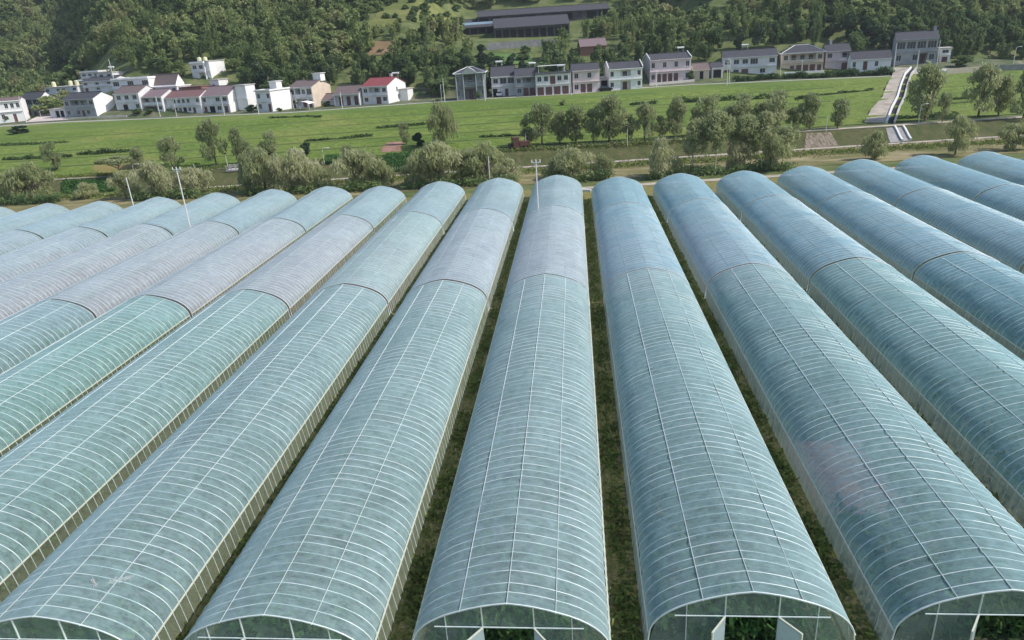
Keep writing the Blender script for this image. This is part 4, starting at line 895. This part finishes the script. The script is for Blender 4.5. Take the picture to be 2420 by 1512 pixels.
# ---------------------------------------------------------------- poles, lamps, vehicles
def ppole(name, label, x, yb, yt, r=.105, arms=0, head=None, base=None, group=None, cat='pole', m='pole'):
    A = gp(x, yb) if base is None else np.array(base, float)
    h = solve(lambda h_: proj(A+np.array([0, 0, h_]))[1], yt, 1, 25)
    t = empty(name, tuple(A), 0, label, cat, group); MB().tube([(0, 0, -.5), (0, 0, h)], r, 8, r*.65).build('post', MT[m], t)
    for i in range(arms):
        z = h-.25-i*.7; L = .6
        c = MB().box((-L, -.05, z-.05), (L, .05, z+.05)); c.tube([(-L*.6, 0, z-.05), (0, 0, z-.55)], .03, 4).tube([(L*.6, 0, z-.05), (0, 0, z-.55)], .03, 4); c.build('crossarm', MT['pole'], t)
        for x_ in (-.52, 0 if i == 0 else -.3, .52): MB().tube([(x_, 0, z+.05), (x_, 0, z+.35)], .06, 6).build('insulator', MT['white'], t)
    if head == 'arm':
        MB().tube([(0, 0, h-.1), (.35, 0, h+.15), (1.0, 0, h+.2)], .05, 5).build('bracket', MT[m], t); MB().box((.8, -.14, h+.12), (1.5, .14, h+.22)).build('lamp_head', MT['white'], t)
    elif head == 'dark': MB().tube([(0, 0, h), (0, 0, h+.12), (0, 0, h+.3)], .42, 8, .1).build('lamp_head', MT['black'], t)
    elif head == 'box': MB().box((-.35, -.3, h*.55), (.35, -.13, h*.7)).build('switch_box', MT['frame'], t)
    return t
ppole('utility_pole', 'tall concrete pole with crossarms standing between the middle tunnels', 1272, 500, 379, arms=1, base=(-1.95, 89.45, 0), group='poles among the tunnels')
ppole('utility_pole', 'tall concrete pole with crossarms standing among the left tunnels', 448, 500, 396, arms=1, base=(-49.3, 88.95, 0), group='poles among the tunnels')
ppole('utility_pole', 'plain pale pole behind the far left tunnels', 324, 478, 420, base=(-67, 104.5, 0), group='poles among the tunnels')
ppole('utility_pole', 'plain pale pole rising behind the first tunnel to the left', 1158, 437, 370, group='poles among the tunnels')
for x, yb, yt, hd, lb in [(541, 408, 364, 'dark', 'thin lamp post left of the white railings'), (767, 390, 352, 'arm', 'pale lamp post between the willow clumps'), (1243, 352, 316, 'dark', 'dark headed lamp post right of the truck'), (1482, 346, 300, 'dark', 'lamp post among the path trees'), (1951, 312, 272, None, 'white post on the path left of the ramp'), (2170, 292, 248, 'arm', 'pale lamp post right of the ramp'), (318, 412, 390, 'arm', 'short lamp post at the stubble field')]:
    ppole('street_lamp', lb, x, yb, yt, .07, head=hd, group='lamp posts along the paths', cat='street lamp')
for x, yb, yt, ar, lb in [(1051, 243, 184, 0, 'taller of the two poles left of the hip roofed house'), (1044, 240, 200, 0, 'shorter of the two poles left of the hip roofed house'), (1146, 240, 188, 0, 'white pole at the right corner of the hip roofed house'), (1349, 226, 170, 0, 'pole before the white end wall'), (1551, 206, 166, 0, 'pole at the left corner of the pink house'), (1717, 203, 145, 1, 'left pole before the long right house'), (1722, 200, 140, 1, 'right pole before the long right house'), (1893, 176, 142, 1, 'pole before the tan balcony house'), (1843, 178, 125, 0, 'pole between the long and the tan house'), (2109, 178, 103, 0, 'tall pole at the left corner of the gallery house'), (2164, 172, 118, 0, 'pole before the gallery house'), (2212, 158, 95, 0, 'pole at the right corner of the gallery house'), (63, 290, 228, 0, 'pole between the two leftmost houses'), (275, 212, 140, 0, 'tall mast above the upper village'), (379, 276, 228, 0, 'white pole before the porch house'), (612, 272, 240, 0, 'pole at the narrow white house'), (694, 260, 218, 0, 'pole beside the white canopy'), (809, 256, 218, 0, 'pole before the pillared cottage')]:
    ppole('utility_pole', lb, x, yb, yt, .12, arms=ar, group='poles in the village')
for x, yb, yt, lb in [(418, 276, 236, 'village lamp before the reddish row'), (531, 274, 228, 'village lamp before the huge white gable'), (2392, 160, 112, 'lamp on the far right wall'), (100, 286, 262, 'small lamp by the forecourt')]:
    ppole('street_lamp', lb, x, yb, yt, .09, head='arm', group='village street lamps', cat='street lamp')
for x, y_, lb in [(1284, 352, 'dark bollard post on the path'), (1357, 349, 'second dark post on the path')]: ppole('bollard', lb, x, y_, y_-14, .1, group='dark posts on the path', cat='post', m='black')
# truck
A = gp(1222, 354); t = empty('small_truck', tuple(A), R(20), 'small rusty red truck parked on the upper path', 'truck')
MB().box((-1.0, -.9, .5), (.3, .9, 2.6)).build('cab', MT['rust'], t); MB().box((.35, -.95, .8), (2.6, .95, 1.7)).build('cargo_bed', MT['rust'], t); MB().box((-1.8, -.7, .5), (-1.0, .7, 1.4)).build('hood', MT['black'], t)
MB().box((-1.04, -.7, 1.6), (-1.005, .7, 2.3)).build('windscreen', MT['glass'], t)
for x_ in (-1.2, 1.8):
    for s in (-1, 1): MB().tube([(x_, s*.75, .42), (x_, s*.98, .42)], .42, 12).build('wheel', MT['black'], t)
def car(label, x, y, rz, m='carwhite'):
    A = gp(x, y); t = empty('parked_car', tuple(A+np.array([0, 0, .08])), R(rz), label, 'car', 'cars parked before the houses')
    b = MB(); pf = [(-2.1, .35), (-2.1, .85), (-1.9, .95), (-1.1, 1.0), (1.2, 1.0), (1.9, .88), (2.1, .7), (2.1, .35)]
    n = len(pf)
    for s in (-.85, .85): b.poly([(x_, s, z) for x_, z in (pf if s < 0 else pf[::-1])])
    for i in range(n):
        (x0, z0), (x1, z1) = pf[i], pf[(i+1) % n]; b.poly([(x0, -.85, z0), (x0, .85, z0), (x1, .85, z1), (x1, -.85, z1)])
    b.build('body', MT[m], t)
    c = MB(); lo = [(-1.5, -.8), (1.1, -.8), (1.1, .8), (-1.5, .8)]; hi = [(-1.1, -.65), (.45, -.65), (.45, .65), (-1.1, .65)]
    L0 = [(a, b_, 1.003) for a, b_ in lo]; H0 = [(a, b_, 1.45) for a, b_ in hi]; c.poly(H0)
    for i in range(4): c.poly([L0[i], L0[(i+1) % 4], H0[(i+1) % 4], H0[i]])
    c.build('cabin_glass', MT['glass'], t); MB().box((-1.1, -.65, 1.453), (.45, .65, 1.5)).build('roof', MT[m], t)
    for x_ in (-1.3, 1.3):
        for s in (-1, 1): MB().tube([(x_, s*.7, .32), (x_, s*.88, .32)], .32, 12).build('wheel', MT['black'], t)
car('white car parked before the rooftop canopy house', 1309, 219, 20); car('white car half inside the bay of the house right of the hip roof', 1180, 228, 95)
car('dark car under the low white garage', 1430, 216, 5, 'black'); car('pale car beside the pinkish house', 1256, 224, 5)
# white canopy
A = gp(720, 259); t = empty('garden_canopy', tuple(A), R(-10), 'white arched canopy on posts before the beige walled house', 'canopy')
b = MB(); k = 10
for i in range(k):
    a0, a1 = math.pi*(.12+.76*i/k), math.pi*(.12+.76*(i+1)/k); f = lambda a: (-2.9*math.cos(a), 1.4+1.1*math.sin(a))
    (x0, z0), (x1, z1) = f(a0), f(a1); b.poly([(x0, -1.8, z0), (x1, -1.8, z1), (x1, 1.8, z1), (x0, 1.8, z0)]); b.poly([(x0, -1.8, z0-.06), (x0, 1.8, z0-.06), (x1, 1.8, z1-.06), (x1, -1.8, z1-.06)])
b.build('canopy_sheet', MT['white'], t)
for x_ in (-2.6, 2.6):
    for y_ in (-1.7, 1.7): MB().tube([(x_, y_, 0), (x_, y_, 1.85)], .06, 6).build('post', MT['white'], t)
# white railings on the small bridge
A = gp(568, 402); t = empty('footbridge', tuple(A), R(5), 'small footbridge with white railings among the willows', 'footbridge')
MB().box((-2.6, -1.1, .0), (2.6, 1.1, .3)).build('deck', MT['concrete'], t)
for s in (-1, 1):
    q = MB().box((-2.6, s*1.05-.06, 1.0), (2.6, s*1.05+.06, 1.15)).box((-2.6, s*1.05-.05, .6), (2.6, s*1.05+.05, .7))
    for x_ in np.linspace(-2.5, 2.5, 6): q.box((x_-.07, s*1.05-.07, .3), (x_+.07, s*1.05+.07, 1.2))
    q.build('railing', MT['concrete'], t)
for o in bpy.data.objects:
    for k_ in ('W', 'D', 'E'):
        if k_ in o.keys(): del o[k_]
# undergrowth below the willows
for i, (lb, pts) in enumerate((('dark undergrowth below the left willow clump', [(580, 462), (740, 456), (905, 450)]), ('dark undergrowth below the broadest willows', [(960, 446), (1100, 440), (1215, 436)]), ('undergrowth right of the crossarm pole', [(1290, 432), (1440, 424)]), ('undergrowth at the foot of the slender trees', [(1530, 424), (1620, 416), (1870, 400)]), ('undergrowth behind the leftmost tunnels', [(0, 486), (140, 478)]), ('undergrowth by the left crossarm pole', [(320, 474), (500, 466)]))):
    leafstrip('undergrowth', lb, pts, 2.0, 1.6, 100, MT['broad'], (.5, .16), 'undergrowth', 'stuff', seed=80+i)
leafstrip('undergrowth', 'grassy scrub along the foot of the upper path', [(0, 430), (300, 412), (600, 395), (900, 378), (1200, 358), (1500, 342), (1880, 318)], .9, 1.6, 60, MT['weed'], (.5, .12), 'undergrowth', 'stuff', seed=91)
leafstrip('undergrowth', 'grassy scrub along the sandy strip', [(0, 476), (600, 446), (1230, 408), (1880, 368), (2400, 336)], .8, 3.2, 60, MT['weed'], (.5, .12), 'undergrowth', 'stuff', seed=92)

# loose bushes over the open hillside
rng = np.random.default_rng(5); VV = []
for q in CLEAR[:4]+[np.array([gp(*p)[:2] for p in [(830, 150), (1090, 150), (1090, 30), (880, 8)]])]:
    mn, mx = q.min(0), q.max(0); n = int(abs((mx-mn).prod())/70)+8
    pp = rng.uniform(mn, mx, (n, 2)); pp = pp[inpoly(pp, q)]
    for x_, y_ in pp:
        a = base[('broad', rng.integers(3))]; qd = a[rng.choice(len(a), 200, replace=False)]; c_ = qd.mean(1, keepdims=True); qd = c_+(qd-c_)*2.2
        s_ = rng.uniform(.15, .4)+.45*rng.uniform(0, 1)**3; VV.append((qd*np.array([s_*1.3, s_*1.1, s_*.8])-np.array([0, 0, .4])+np.array([x_, y_, float(terr(x_, y_))])).reshape(-1, 3))
tag(obj('shrubs', npmesh('shrubs', np.concatenate(VV), MT['bamboo'])), 'scattered low bushes on the open hillside terraces', 'shrubs', kind='stuff')
# thin haze in the valley air
hz, T, N, L, b = newmat('haze'); vo = N.new('ShaderNodeVolumePrincipled'); N.remove(b)
vo.inputs['Color'].default_value = (.86, .92, 1, 1); vo.inputs['Density'].default_value = .00016; vo.inputs['Anisotropy'].default_value = .2
L.new(vo.outputs[0], N['Material Output'].inputs['Volume'])
hm = MB().box((-700, -60, -6), (600, 900, 190)).mesh('haze', hz)
tag(obj('haze', hm), 'thin pale haze filling the valley air', 'haze', kind='stuff')

def loose_patch(t, x0, x1, y0, y1, seed):
    rng = np.random.default_rng(seed); nx, ny = 14, 12
    X_, Y_ = np.meshgrid(np.linspace(x0, x1, nx), np.linspace(y0, y1, ny), indexing='ij')
    Z_ = np.vectorize(profz)(X_)+.035+rng.uniform(-.015, .03, X_.shape); Y_ = Y_+rng.normal(0, .04, X_.shape)+.3*np.sin(X_*3)
    obj('loose_film', gridmesh('loose_film', np.stack([X_, Y_, Z_], -1), MT['scrap'], False), t)
MT['scrap'] = film_mat('scrap', .15, 1.0, (.85, .9, .9))
for o in list(bpy.data.objects):
    if o.get('label', '').startswith('near row') and 'second left' in o['label']:
        loose_patch(o, 1.6, 2.3, 2.4, 2.8, 1); loose_patch(o, .9, 1.3, 2.0, 2.15, 2)
